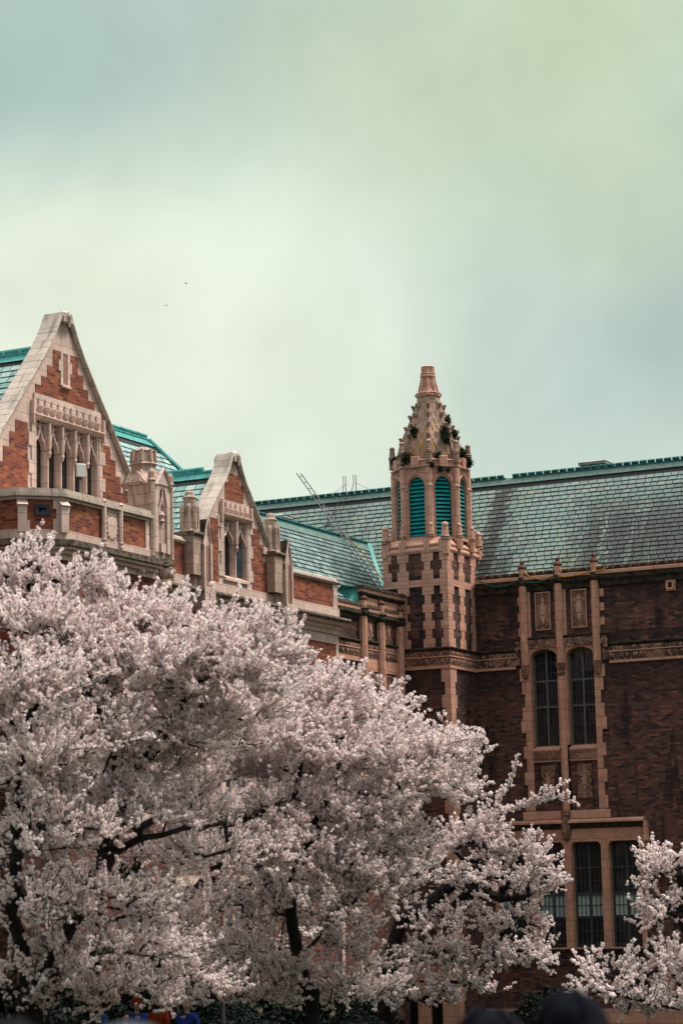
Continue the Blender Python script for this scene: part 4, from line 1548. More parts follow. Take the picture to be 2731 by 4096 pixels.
for z0, z1, w in ((9.277, 9.58, .30), (9.58, 9.85, .27), (9.85, 10.029, .30)):
    m.box(67.98 - w, 67.985, 0.001, 0.02, z0 + G, z1 - G)
m.box(58.55, 58.9, 0.001, 0.02, 9.28, 10.17)
m.box(67.80, 67.985, 0.001, 0.025, GZ, 8.42)
m.box(64.6, 67.79, 0.001, 0.025, 8.13, 8.428)
m.build('quoin', STONE_L, lhall)
# dark header chevrons in the brick frieze
m = Lf()
for c_ in (65.0, 65.9, 66.8):
    for i in range(5):
        for sg in ((-1, 1) if i else (0,)):
            m.box(c_ + sg * i * .085 - .05, c_ + sg * i * .085 + .05, 0.001, 0.008, 7.55 - i * .085, 7.625 - i * .085)
m.build('brick_chevron', BRICK_R, lhall)
m = Lf()
for a, b, z0, z1 in ((44.2, 45.5, 2.0, 5.6), (46.2, 47.5, 2.0, 5.6), (58.0, 59.2, 2.0, 5.6), (60.6, 62.2, 2.0, 5.6), (65.5, 66.7, 2.0, 5.6), (44.2, 45.5, -2.6, .6), (58.0, 59.2, -2.6, .6), (60.6, 62.2, -2.6, .6)):
    m2 = Lf()
    m2.box(a - .0, b + .0, -.30, -.27, z0, z1)
    w = m2.build('window', GLASS_B, lhall)
    f = Lf()
    f.box((a + b) / 2 - .05, (a + b) / 2 + .05, -.269, -.2, z0, z1)
    f.box(a, b, -.269, -.22, z0 + (z1 - z0) * .6, z0 + (z1 - z0) * .6 + .08)
    f.build('frame', STONE_L, w)
    m.wall(a - .22, b + .22, z0 - .25, z1 + .3, 0.001, .05, [(a, b, z0, z1)])
m.build('window_surround', STONE_L, lhall)
# bay windows, seen only through the blossom
m = B()
for a in (49.9, 51.2, 52.5):
    m2 = B()
    m2.box(a, a + 1.0, 0.002, 0.02, 2.5, 5.4)
    w = m2.build('window', GLASS_B, lhall)
    f = B()
    f.box(a + .47, a + .53, .021, .05, 2.5, 5.4)
    f.build('frame', STONE_L, w)
    m.wall(a - .12, a + 1.12, 2.2, 5.7, 0.003, .09, [(a, a + 1.0, 2.5, 5.4)])
m.build('window_surround', STONE_L, lhall)


# ------------------------------------------------------------------ gables
def gable(sc, hl, hr, zfoot, zap, zbase, win, lights, zsill, ztop_l, zfr, slit, panels, capw):
    """sc axis, half widths, foot height, apex of the coping, base; win = (s0, s1) of the light group"""
    w0, w1 = win
    kL, kR = (zap - zfoot) / hl, (zap - zfoot) / hr
    st = Lf()
    # stone tympanum and flanks with the light group cut out
    zmid = zfr
    sL = lambda z: sc - (zap - .18 - z) / kL if z > zfoot else sc - hl
    sR = lambda z: sc + (zap - .18 - z) / kR if z > zfoot else sc + hr
    st.prism([(sc - hl, zbase), (w0, zbase), (w0, zmid), (sL(zmid), zmid), (sL(zfoot + .01), zfoot + .01), (sc - hl, zfoot)], -0.30, 0.0)
    st.prism([(w1, zbase), (sc + hr, zbase), (sc + hr, zfoot), (sR(zfoot + .01), zfoot + .01), (sR(zmid), zmid), (w1, zmid)], -0.30, 0.0)
    st.prism([(sL(zmid), zmid), (sR(zmid), zmid), (sc + .06, zap - .22), (sc - .06, zap - .22)], -0.30, 0.0)
    st.box(w0, w1, -0.30, 0.0, ztop_l, zmid)
    st.box(w0, w1, -0.30, 0.0, zbase, zsill)
    gw = st.build('gable_wall', STONE_L, lhall)
    # brick field set proud in stepped panels
    b = Lf()
    for s0, s1, z0, z1 in panels:
        if slit and s0 < slit[0] and s1 > slit[1] and z1 > slit[2] and z0 < slit[3]:
            b.wall(s0, s1, z0, z1, 0.001, 0.016, [(slit[0] - .12, slit[1] + .12, slit[2] - .06, slit[3] + .05)])
        else:
            b.box(s0, s1, 0.001, 0.016, z0, z1)
    b.build('brick_panel', BRICK_L, gw)
    # coping: deep flagstones riding the slopes, with a flared cap
    c = Lf()
    for sg, h, k in ((-1, hl, kL), (1, hr, kR)):
        n = 9
        for i in range(n):
            t0, t1 = i / n, (i + 1) / n - .004
            def pt(t):
                s = sc + sg * (capw + (h + .05 - capw) * t)
                z = zap - .30 - (zap - .30 - zfoot) * t
                if t < .22:          # the slope sweeps up towards the cap
                    z += .26 * (1 - t / .22) ** 2
                return s, z
            (sa, za), (sb, zb) = pt(t0), pt(t1)
            P = []
            for s, z in ((sa, za), (sb, zb)):
                P += [(s, -0.46, z), (s, 0.10, z), (s, 0.13, z - .03), (s, 0.13, z - .085), (s - sg * .02, 0.07, z - .15), (s - sg * .02, -.43, z - .15)]
            c.add(P, [(0, 1, 7, 6), (1, 2, 8, 7), (2, 3, 9, 8), (3, 4, 10, 9), (4, 5, 11, 10), (5, 0, 6, 11), (0, 5, 4, 3, 2, 1), (6, 7, 8, 9, 10, 11)])
    cp = c.build('coping', STONE_LW, gw)
    k_ = Lf()
    P_ = []
    for d_, dz in ((-.54, -.06), (-.30, 0.0), (.05, .02), (.17, -.03), (.175, -.08)):
        P_ += [(sc - capw - .03, d_, zap - .30), (sc - capw, d_, zap - .12 + dz), (sc - capw * .72, d_, zap - .03 + dz), (sc, d_, zap + .02 + dz), (sc + capw * .72, d_, zap - .03 + dz), (sc + capw, d_, zap - .12 + dz), (sc + capw + .03, d_, zap - .30)]
    F_ = [tuple(range(7)), tuple(range(28, 35))[::-1]]
    for r_ in range(4):
        for c_ in range(7):
            F_.append((r_ * 7 + c_, r_ * 7 + (c_ + 1) % 7, r_ * 7 + 7 + (c_ + 1) % 7, r_ * 7 + 7 + c_))
    k_.add(P_, F_)
    k_.tube([(sc, .18, zap - .42), (sc, .19, zap - .14)], [.03, .06], 6)
    k_.ball((sc, .18, zap - .12), (.08, .03, .07), 8, 6)
    k_.build('coping_cap', STONE_LW, cp)
    # kneelers
    q = Lf()
    for sg, h in ((-1, hl), (1, hr)):
        s = sc + sg * h
        q.box(min(s, s - sg * .34), max(s, s - sg * .34), 0.001, 0.07, zfoot - .34, zfoot - .12)
    q.build('kneeler', STONE_L, gw, bevel=0.015)
    # frieze of shields, label
    f = Lf()
    f.box(w0 - .06, w1 + .06, 0.001, 0.05, ztop_l + .16, zfr + .02)
    f.build('frieze', STONE_L, gw)
    f = Lf()
    nsh = max(4, int(round((w1 - w0) / .30)))
    for i in range(nsh):
        s = w0 + (i + .5) * (w1 - w0) / nsh
        r = .11
        z = (ztop_l + zfr) / 2 + .06
        f.lathe(s, .05, [(.02, z - .20), (.09, z - .16), (.115, z - .04), (.10, z + .02)], 8, 0)
        f.box(s - .075, s + .075, .06, .10, z + .0205, z + .17)
        f.ball((s, .13, z - .02), (.05, .03, .10), 6, 4)
        f.tube([(s + .115 * cos(a * pi / 5 + pi), .075, z - .08 + .10 * sin(a * pi / 5 + pi)) for a in range(6)], .022, 5)
    f.build('shield_boss', STONE_L, gw)
    f = Lf()
    f.profile([(0.001, ztop_l + .02), (0.07, ztop_l + .03), (0.16, ztop_l + .10), (0.16, ztop_l + .14), (0.001, ztop_l + .158)], w0 - .12, w1 + .12)
    f.box(w0 - .185, w0 - .121, .002, .12, ztop_l - .12, ztop_l + .5)
    f.box(w1 + .121, w1 + .185, .002, .12, ztop_l - .12, ztop_l + .5)
    f.build('label_mould', STONE_L, gw, bevel=.006)
    # the lights: deep reveals, mullions with pendants, ogee heads
    n = lights
    pitch = (w1 - w0) / n
    mu = Lf()
    for i in range(n + 1):
        s = w0 + i * pitch
        hw = .052 if 0 < i < n else .09
        a, e = (s, s + hw) if i == 0 else ((s - hw, s) if i == n else (s - hw, s + hw))
        mu.prism([(a, zsill), (e, zsill), (e, ztop_l), (a, ztop_l)], -0.20, -0.10)
        mid = (a + e) / 2
        mu.add([(a, -.1, zsill), (e, -.1, zsill), (mid + .022, 0.02, zsill), (mid - .022, 0.02, zsill), (a, -.1, ztop_l), (e, -.1, ztop_l), (mid + .022, 0.02, ztop_l), (mid - .022, 0.02, ztop_l)],
               [(0, 1, 2, 3), (4, 5, 6, 7), (1, 2, 6, 5), (2, 3, 7, 6), (3, 0, 4, 7)])
        if 0 < i < n:
            mu.lathe(s, .06, [(.02, ztop_l - .92), (.035, ztop_l - .86), (.058, ztop_l - .80), (.04, ztop_l - .74), (.052, ztop_l - .66), (.048, ztop_l)], 8, pi / 8)
    mu.build('mullion', STONE_L, gw)
    tr = Lf()
    for i in range(n):
        a, e = w0 + i * pitch + .06, w0 + (i + 1) * pitch - .06
        c_ = (a + e) / 2
        zs, za = ztop_l - .70, ztop_l - .38
        L = [(a, zs), (a + (c_ - a) * .25, zs + (za - zs) * .62), (a + (c_ - a) * .62, zs + (za - zs) * .86), (c_ - .012, za + .17)]
        Rr = [(2 * c_ - s, z) for s, z in L]
        for side in (L, Rr):
            for (s0, z0), (s1, z1) in zip(side[:-1], side[1:]):
                tr.prism([(s0, z0), (s1, z1), (s1, min(ztop_l, z1 + .13)), (s0, min(ztop_l, z0 + .13))], -.17, -.06)
                tr.tube([(s0, -.035, z0), (s1, -.035, z1)], .030, 5)
        tr.tube([(c_, -.035, za + .17), (c_, -.03, ztop_l - .02)], .022, 5)
        for sg in (-1, 1):
            tr.tube([(c_, -.035, za + .17), (c_ + sg * pitch * .16, -.035, za + .30), (c_ + sg * pitch * .36, -.035, za + .33)], .016, 5)
    tr.build('tracery', STONE_L, gw)
    gl = Lf()
    gl.box(w0 + .01, w1 - .01, -.195, -.18, zsill, ztop_l)
    wn = gl.build('window', GLASS, gw)
    sill = Lf()
    sill.add([(w0, -.178, zsill + .10), (w1, -.178, zsill + .10), (w1, .10, zsill - .02), (w0, .10, zsill - .02), (w0, .10, zsill - .10), (w1, .10, zsill - .10), (w0, -.2, zsill - .10), (w1, -.2, zsill - .10)],
             [(0, 1, 2, 3), (3, 2, 5, 4), (4, 5, 7, 6), (0, 3, 4, 6), (1, 7, 5, 2), (0, 6, 7, 1)])
    sill.build('window_sill', STONE_L, gw)
    # quoin teeth beside the lights
    q = Lf()
    z = zsill
    i = 0
    while z < ztop_l - .2:
        e = .16 if i % 2 else .30
        q.box(w0 - e, w0 + .0, 0.0165, 0.03, z + G, z + .36 - G)
        q.box(w1, w1 + e, 0.0165, 0.03, z + G, z + .36 - G)
        z += .36
        i += 1
    q.build('quoin', STONE_L, gw)
    if slit:
        q = Lf()
        a, e, z0, z1 = slit
        q.wall(a - .11, e + .11, z0 - .05, z1 + .04, 0.017, 0.035, [(a, e, z0, z1)])
        q.box(a - .2, e + .2, 0.017, 0.033, z0 + .32, z0 + .62)
        q.box(a, e, 0.0335, .036, z0 + .33, z0 + .34)
        q.profile([(0.001, z0 - .12), (0.09, z0 - .10), (0.09, z0 - .06), (0.001, z0 - .051)], a - .1, e + .1)
        q.build('slit_surround', STONE_L, gw)
        q = Lf()
        q.prism([(a, z0), (e, z0), (e, z1 - .12), ((a + e) / 2, z1), (a, z1 - .12)], 0.0355, 0.04)
        q.build('slit_niche', plain_mat('shaded_pink_stone', (0.34, 0.17, 0.13), (0.42, 0.22, 0.17), 8.0), gw)
    return gw

G1P = [(51.84, 53.02, 14.06, 14.52), (51.58, 53.28, 13.72, 14.059), (51.30, 53.52, 13.45, 13.719), (51.02, 53.82, 13.21, 13.449),
       (50.12, 50.66, 12.02, 12.36), (49.86, 50.66, 11.60, 12.019), (49.58, 50.66, 11.18, 11.599), (49.34, 50.66, 10.3, 11.179),
       (54.13, 54.60, 12.02, 12.36), (54.13, 54.86, 11.60, 12.019), (54.13, 55.12, 11.18, 11.599), (54.13, 55.50, 10.3, 11.179)]
gable(52.35, 3.27, 3.27, 11.58, 15.62, 9.0, (50.98, 54.02), 5, 10.35, 12.50, 13.18, (52.28, 52.50, 13.68, 14.50), G1P, .21)
G2P = [(61.08, 61.72, 12.35, 12.62), (60.86, 61.96, 11.82, 12.349),
       (59.98, 60.42, 10.72, 11.16), (59.72, 60.42, 10.22, 10.719), (59.5, 60.42, 9.28, 10.219),
       (62.44, 62.92, 10.72, 11.16), (62.44, 63.16, 10.22, 10.719), (62.44, 63.36, 9.28, 10.219)]
gable(61.38, 2.02, 2.02, 10.78, 13.28, 8.97, (60.70, 62.16), 2, 9.50, 11.22, 11.76, None, G2P, .17)
# open casement leaf in the second gable
m = MB((UL, 61.47, 0), Vector((.75, .66, 0)), Vector((.66, -.75, 0)))
m.box(-.02, .24, -.30, -.285, 9.60, 10.45)
o = m.build('casement', GLASS_B, lhall)

# ------------------------------------------------------------------ roofs of the gabled hall
def rib_roof(parent_name, sc, rz, k, u_front, u_back, zlow, rolls, dark=False):
    """roof whose ridge runs back from a gable at Y = sc"""
    run = (rz - zlow) / k
    um = MB(ed=(0, 1, 0))
    um.add([(u_back, sc, rz), (u_front, sc, rz), (u_front, sc - run, zlow), (u_back, sc - run, zlow), (u_front, sc + run, zlow), (u_back, sc + run, zlow)],
           [(0, 1, 2, 3), (0, 5, 4, 1), (3, 2, 4, 5), (1, 4, 2), (0, 3, 5)])
    ro = um.build('roof', UNDER, lhall)
    Wn = Vector((0, run, rz - zlow))
    Ln = Wn.length
    slates('slate_covering', SLATE_L, ro, (u_back, sc - run, zlow), (1, 0, 0), Wn.normalized(), (0, u_front - u_back), (0, Ln - .3), lambda s, t: s < u_front - u_back - .02, 0.34, 0.24)
    Wm = Vector((0, -run, rz - zlow))
    slates('slate_covering', SLATE_L, ro, (u_back, sc + run, zlow), (1, 0, 0), Wm.normalized(), (0, u_front - u_back), (0, Ln - .3), lambda s, t: s < u_front - u_back - .02, 0.34, 0.24)
    n1 = Wn.normalized() * .27
    flash('copper_flashing', COPPER_B, ro, [[(u_back, sc - n1.y - .02, rz - n1.z + .03), (u_front, sc - n1.y - .02, rz - n1.z + .03), (u_front, sc, rz + .04), (u_back, sc, rz + .04)],
                                           [(u_back, sc + n1.y + .02, rz - n1.z + .03), (u_front, sc + n1.y + .02, rz - n1.z + .03), (u_front, sc, rz + .041), (u_back, sc, rz + .041)]])
    ridge_rolls('ridge_cap', COPPER_B, ro, (u_back, sc, rz + .14), (u_front, sc, rz + .14), .52, .07, .06)
rib_roof('g1', 52.35, 14.62, 1.24, -34.85, -43.0, 10.2, True)
rib_roof('g2', 61.38, 12.74, 1.24, -34.85, -39.0, 9.4, True)
# main roof, hipped at its far end
MU, MZ, MK = -38.6, 14.40, 1.27
zl = 9.5
rn = (MZ - zl) / MK
um = MB(ed=(0, 1, 0))
H = 63.5
um.add([(MU, 40, MZ), (MU, H, MZ), (MU + rn, H + rn, zl), (MU + rn, 40, zl), (MU - rn, H + rn, zl), (MU - rn, 40, zl)],
       [(0, 3, 2, 1), (1, 2, 4), (0, 1, 4, 5), (0, 5, 3), (3, 5, 4, 2)])
mr = um.build('roof', UNDER, lhall)
Wn = Vector((-rn, 0, MZ - zl))
slates('slate_covering', SLATE_L, mr, (MU + rn, 40, zl), (0, 1, 0), Wn.normalized(), (0, H + rn - 40), (0, Wn.length - .28),
       lambda s, t: 40 + s < H + rn * (1 - t / Wn.length) - .05 and 40 + s > 43, 0.34, 0.24)
n1 = Wn.normalized() * .27
flash('copper_flashing', COPPER_B, mr, [[(MU - n1.x + .02, 40, MZ - n1.z + .03), (MU - n1.x + .02, H + .2, MZ - n1.z + .03), (MU, H, MZ + .04), (MU, 40, MZ + .04)]])
hq = Vector((rn, rn, zl - MZ))
m = MB(ed=(0, 1, 0))
ha, hb = Vector((MU, H, MZ + .05)), Vector((MU, H, MZ + .05)) + hq
m.tube([tuple(ha), tuple(hb)], .09, 8)
m.build('hip_roll', COPPER_B, mr)
ridge_rolls('ridge_cap', COPPER_B, mr, (MU, 40, MZ + .14), (MU, H, MZ + .14), .52, .07, .06)


# ------------------------------------------------------------------ the great pinnacle at the end of the bay
def gablet(m, s0, s1, d0, d1, z0, z1, za):
    c = (s0 + s1) / 2
    m.prism([(s0, z0), (s1, z0), (s1, z1), (c, za), (s0, z1)], d0, d1)

PS, PD = 54.17, 1.42
m = Lf()
m.box(53.66, 54.68, 0.0, 1.84, 8.52, 9.25)
m.wall(53.72, 54.62, 9.25, 11.05, 1.10, 1.84, [])
gp = m.build('great_pinnacle', STONE_P, lhall)
m = Lf()
for s_ in (53.70, 54.64):                                 # corner shafts
    m.lathe(s_, 1.84, [(.02, 8.98), (.10, 9.12), (.095, 9.2), (.095, 11.10), (.125, 11.14), (.095, 11.19), (.095, 11.36), (.03, 11.46)], 8, pi / 8)
m.build('corner_shaft', STONE_P, gp)
m = Lf()                                                  # traceried niche in the front
m.wall(53.80, 54.54, 9.25, 11.06, 1.841, 1.90, [(53.95, 54.39, 9.25, 11.059)])
for (s0, z0), (s1, z1) in zip([(53.95, 10.55), (54.02, 10.85), (54.10, 10.98), (54.17, 11.05)][:-1], [(53.95, 10.55), (54.02, 10.85), (54.10, 10.98), (54.17, 11.05)][1:]):
    m.prism([(s0, z0), (s1, z1), (s1, 11.06), (s0, 11.06)], 1.8415, 1.90)
    m.prism([(2 * PS - s0, z0), (2 * PS - s1, z1), (2 * PS - s1, 11.06), (2 * PS - s0, 11.06)], 1.8415, 1.90)
gablet(m, 53.80, 54.54, 1.842, 1.93, 11.061, 11.07, 11.48)
m.tube([(53.78, 1.93, 11.02), (54.17, 1.93, 11.50), (54.56, 1.93, 11.02)], .05, 6)
m.tube([(54.17, 1.88, 11.05), (54.17, 1.88, 10.55)], .03, 6)
m.tube([(53.97, 1.88, 10.30), (54.10, 1.88, 10.58), (54.17, 1.88, 10.82), (54.24, 1.88, 10.58), (54.37, 1.88, 10.30)], .028, 6)
m.lathe(54.17, 1.86, [(.02, 10.02), (.09, 10.10), (.06, 10.16), (.10, 10.26), (.03, 10.36)], 8, 0)
m.box(54.05, 54.29, 1.841, 1.92, 9.26, 9.50)
m.build('niche', STONE_L, gp)
m = Lf()                                                  # blank gablet on the side towards the lawn
gablet_pts = [(1.14, 11.07), (1.72, 11.07), (1.43, 11.42)]
m.add([(53.66, d, z) for d, z in gablet_pts] + [(53.72, d, z) for d, z in gablet_pts], [(0, 1, 2), (3, 5, 4), (0, 3, 4, 1), (1, 4, 5, 2), (2, 5, 3, 0)])
m.build('side_gablet', STONE_L, gp)
m = Lf()                                                  # bell-shaped roof and battlemented drum
m.lathe(PS, PD - .1, [(.58, 11.06), (.60, 11.12), (.50, 11.28), (.36, 11.44), (.33, 11.62)], 8, pi / 8)
m.build('bell_roof', STONE_P, gp)
m = Lf()
m.lathe(PS, PD - .1, [(.34, 11.621), (.40, 11.66), (.36, 11.70), (.315, 11.72), (.28, 12.0), (.30, 12.02), (.20, 12.10), (.10, 12.14)], 8, pi / 8)
for k in range(8):
    a = pi / 8 + k * pi / 4
    m.tube([(PS + .33 * cos(a), PD - .1 + .33 * sin(a), 11.72), (PS + .30 * cos(a), PD - .1 + .30 * sin(a), 12.04)], .05, 6)
m.build('drum', STONE_P, gp)
m = Lf()
for k in range(8):
    a = k * pi / 4
    m.tube([(PS + .585 * cos(a + pi / 8), PD - .1 + .585 * sin(a + pi / 8), 11.1), (PS + .48 * cos(a + pi / 8), PD - .1 + .48 * sin(a + pi / 8), 11.3), (PS + .35 * cos(a + pi / 8), PD - .1 + .35 * sin(a + pi / 8), 11.46)], .05, 6)
m.build('roof_rib', STONE_P, gp)
# carved head corbel under it
m = Lf()
m.ball((54.17, 1.98, 8.78), (.20, .19, .25), 14, 10)                # skull
m.ball((54.19, 2.15, 8.66), (.12, .08, .13), 10, 8)                 # cheeks and jaw
m.ball((54.20, 2.21, 8.73), (.032, .055, .065), 8, 6)               # nose
m.ball((54.20, 2.20, 8.60), (.05, .035, .022), 8, 6)                # mouth
m.ball((54.20, 2.18, 8.53), (.05, .05, .045), 8, 6)                 # chin
for sg in (-1, 1):
    m.ball((54.19 + sg * .065, 2.16, 8.77), (.03, .022, .018), 8, 6)
    m.ball((54.19 + sg * .065, 2.165, 8.815), (.045, .03, .014), 8, 6)
m.box(53.9, 54.5, 1.78, 1.95, 8.30, 8.519)
gh = m.build('carved_head', STONE_L, gp, smooth=True)
m = Lf()
for i in range(70):
    a = random.uniform(0, 2 * pi)
    e = random.uniform(.25, 1.35)
    p_ = (54.17 + .215 * cos(a) * cos(e), 1.98 + .20 * sin(a) * cos(e), 8.80 + .25 * sin(e))
    if p_[1] > 2.12 and p_[2] < 8.87:
        continue
    m.ball(p_, (.045, .04, .05), 6, 4)
for i in range(5):
    m.lathe(54.0 + i * .09, 1.98, [(.04, 9.02), (.05, 9.06), (.01, 9.1)], 6, 0)
m.build('carved_curls', MOSSY_L, gh)
# drop ornament in the cornice
m = B()
m.ball((52.9, .20, 8.66), (.08, .07, .09), 8, 6)
m.ball((52.9, .26, 8.60), (.05, .05, .05), 8, 6)
m.build('cornice_boss', STONE_L, lhall)

# ------------------------------------------------------------------ paired pinnacles and gabled buttresses at the second gable's feet
def foot_pinnacle(s):
    m = Lf()
    m.box(s - .30, s + .22, -.30, .30, 9.30, 10.42)
    o = m.build('foot_pinnacle', STONE_P, lhall)
    t = Lf()
    t.profile([(-.34, 10.421), (.34, 10.421), (.38, 10.48), (.32, 10.55), (-.34, 10.55)], s - .36, s + .28)
    t.build('pedestal_coping', MOSSY_L, o)
    c = Lf()
    c.lathe(s - .02, .02, [(.30, 10.551), (.27, 10.62), (.25, 10.64), (.25, 11.0)], 8, pi / 8)
    for k in range(8):
        a = pi / 8 + k * pi / 4
        c.lathe(s - .02 + .22 * cos(a), .02 + .22 * sin(a), [(.07, 10.6), (.07, 11.28), (.03, 11.36)], 6, a)
    c.lathe(s - .02, .02, [(.20, 11.0), (.19, 11.5), (.21, 11.53), (.21, 11.56), (.15, 11.60), (.13, 11.70), (.08, 11.75)], 8, pi / 8)
    c.build('cluster_cap', STONE_P, o)
foot_pinnacle(58.80)
foot_pinnacle(63.62)

def gabled_buttress(s):
    m = Lf()
    m.box(s - .36, s - .16, 0.0, .16, 8.99, 10.45)
    m.box(s - .16, s + .26, 0.0, .34, 8.99, 10.25)
    o = m.build('gabled_buttress', STONE_L, lhall)
    g = Lf()
    gablet(g, s - .16, s + .26, .001, .345, 10.251, 10.30, 10.95)
    for a, b in ((s - .18, s - .09), (s + .19, s + .28)):
        g.box(a, b, .346, .40, 8.99, 10.26)
    g.tube([(s - .17, .36, 10.20), (s + .05, .36, 10.95), (s + .27, .36, 10.20)], .045, 5)
    g.build('gablet', STONE_L, o)
    d = Lf()
    d.add([(s - .175, 0, 10.28), (s - .175, .36, 10.28), (s + .03, .36, 10.96), (s + .03, 0, 10.96), (s - .165, 0, 10.05), (s - .165, .33, 10.05)], [(0, 1, 2, 3), (0, 4, 5, 1)])
    d.build('lead_capping', MOSSY, o)
    n = Lf()
    n.box(s - .07, s + .17, .3405, .345, 9.05, 10.2)
    n.build('niche_back', MATS['shaded_pink_stone'], o)
    n = Lf()
    n.prism([(s - .28, 8.3), (s + .33, 8.3), (s + .33, 9.0), (s - .28, 9.0)], .44, .46)
    n.box(s - .26, s + .31, 0.001, .44, 8.3, 9.0)
    n.box(s - .15, s + .2, 0.001, .36, 5.5, 8.299)
    n.build('offset', STONE_L, o)
gabled_buttress(59.12)
gabled_buttress(64.02)

# ================================================================== small fittings
def panel_antenna(x, y, z0, z1, ah, label, tilt=0.0):
    t = thing('panel_antenna', label, 'antenna', (x, y, z0), 'white panel antennas on poles behind the parapet')
    m = MB((x, y, 0), (1, 0, 0), (0, 1, 0))
    m.tube([(0, 0, z0), (tilt, 0, z1)], .022, 8)
    m.build('pole', METAL, t)
    m = MB((x, y, 0), Vector((.55, .83, 0)).normalized(), Vector((.83, -.55, 0)).normalized())
    m.tbox(-.13 if ah > .3 else -.06, .13 if ah > .3 else .06, .03, .11, z1 - ah * .55, z1 + ah * .45, .02)
    o = m.build('housing', WHITE, t, bevel=.015)
    m = MB((x, y, 0), Vector((.55, .83, 0)).normalized(), Vector((.83, -.55, 0)).normalized())
    m.box(-.05, .05, 0.0, .029, z1 - .12, z1 + .06)
    m.box(-.035, .035, .02, .06, z1 - ah * .55 - .07, z1 - ah * .55 - .001)
    m.build('bracket', METAL_D, t)
panel_antenna(-33.5, 51.72, 10.2, 11.20, .34, 'square white panel antenna on a pole before the five-light gable window')
panel_antenna(-33.45, 55.6, 10.2, 11.12, .28, 'narrow white panel antenna on a pole beside the great pinnacle')

t = thing('ladder', 'long grey metal ladder lying up the low slate roof past its ridge', 'ladder', (-36.6, 75.65, 10.9))
p0 = Vector((-36.56, 75.63, 10.78)); p1 = Vector((-37.99, 75.36, 12.93)); dr = (p1 - p0)
p2 = p0 + dr * 2.04
side = Vector((0.08, 1, 0)); side = (side - dr.normalized() * side.dot(dr.normalized())).normalized() * .17
m = MB(ed=(0, 1, 0))
offn = Vector((.07, 0, .05))
for sg in (-1, 1):
    m.tube([tuple(p0 + offn + side * sg), tuple(p2 + offn + side * sg)], .021, 6)
m.build('stile', METAL, t)
m = MB(ed=(0, 1, 0))
nr_ = 19
for i in range(nr_):
    c_ = p0 + offn + dr * 2.04 * ((i + .5) / nr_)
    m.tube([tuple(c_ - side), tuple(c_ + side)], .016, 6)
m.build('rung', METAL, t)

def cord(name, pts, rad, mat, label, sag=0.0):
    m = MB(ed=(0, 1, 0))
    P = []
    for a, b in zip(pts[:-1], pts[1:]):
        for i in range(8):
            q = Vector(a).lerp(Vector(b), i / 8)
            q.z -= sag * 4 * (i / 8) * (1 - i / 8)
            P.append(tuple(q))
    P.append(tuple(pts[-1]))
    m.tube(P, rad, 6)
    return tag(m.build(name, mat), label, 'rope')
cord('rope', [(-37.88, 75.60, 12.92), (-37.48, 76.18, 12.30), (-36.98, 76.40, 11.52), (-36.86, 76.50, 11.30)], .022, ROPE_Y, 'yellow rope running down the low slate roof beside the ladder')
cord('rope', [(-31.35, 76.15, 11.10), (-30.25, 76.13, 10.85)], .022, ROPE_Y, 'orange rope slung between the left and middle eaves shafts', .14)
cord('rope', [(-30.08, 76.13, 10.86), (-28.96, 76.13, 10.95), (-28.28, 76.10, 11.05)], .022, ROPE_Y, 'orange rope slung from the middle shaft past the right eaves shaft', .05)
cord('rope', [(-33.15, 76.10, 11.08), (-31.60, 76.13, 10.86)], .02, ROPE_G, 'green rope hanging along the eaves left of the left shaft', .28)
cord('rope', [(-31.33, 76.12, 10.80), (-30.33, 76.12, 10.88), (-29.40, 76.2, 11.10)], .02, ROPE_G, 'green rope slung along the eaves between the shafts', .10)

def roof_davit(x, label, lean):
    t = thing('roof_davit', label, 'roof hook', (x, RV, RZ), 'iron roof hooks on the long ridge')
    y = RV - .03
    m = MB(ed=(0, 1, 0))
    m.tube([(x, y, RZ - .1), (x, y, RZ + .75), (x - .085, y - .02, RZ + .76), (x - .085, y - .02, RZ + .42), (x - .20 * lean, y - .12, RZ + .0)], .014, 6)
    m.build('bracket', METAL_D, t)
    m = MB(ed=(0, 1, 0))
    g1 = Vector((x - .20 * lean, y - .12, RZ + .03))
    dn = -un * 1.55 + Vector((-.62 * lean, 0, 0)) + Vector((0, -.06, .05))
    m.tube([tuple(g1), tuple(g1 + dn)], .012, 6)
    m.tube([tuple(g1 + dn), tuple(g1 + dn + Vector((.22, 0, .05)))], .017, 6)
    m.build('stay', METAL_D, t)
    m = MB(ed=(0, 1, 0))
    m.tube([(x, y, RZ + .45), (x + (.7 if lean > .5 else -.6), y, RZ + .1)], .007, 5)
    m.build('guy_wire', METAL_D, t)
roof_davit(-39.47, 'left iron roof hook standing on the ridge behind the ladder', .4)
roof_davit(-39.05, 'right iron roof hook standing on the ridge behind the ladder', 1.0)

def roof_vent(x0, x1, y0, y1, z0, z1, label):
    t = thing('roof_vent', label, 'roof vent', ((x0 + x1) / 2, (y0 + y1) / 2, z0))
    m = MB(ed=(0, 1, 0))
    m.box(x0 + .1, x1 - .1, y0 + .1, y1 - .1, z0, z1 - .14)
    m.build('curb', VENTM, t)
    m = MB(ed=(0, 1, 0))
    m.box(x0, x1, y0, y1, z1 - .139, z1 - .05)
    m.add([(x0 - .02, y0 - .02, z1 - .049), (x1 + .02, y0 - .02, z1 - .049), (x1 + .02, y1 + .02, z1 - .049), (x0 - .02, y1 + .02, z1 - .049), (x0 + .2, y0 + .2, z1 + .02), (x1 - .2, y0 + .2, z1 + .02), (x1 - .2, y1 - .2, z1 + .02), (x0 + .2, y1 - .2, z1 + .02)],
          [(3, 2, 1, 0), (4, 5, 6, 7), (0, 1, 5, 4), (1, 2, 6, 5), (2, 3, 7, 6), (3, 0, 4, 7)])
    m.build('cap', WHITE if x0 < -35 else VENTM, t)
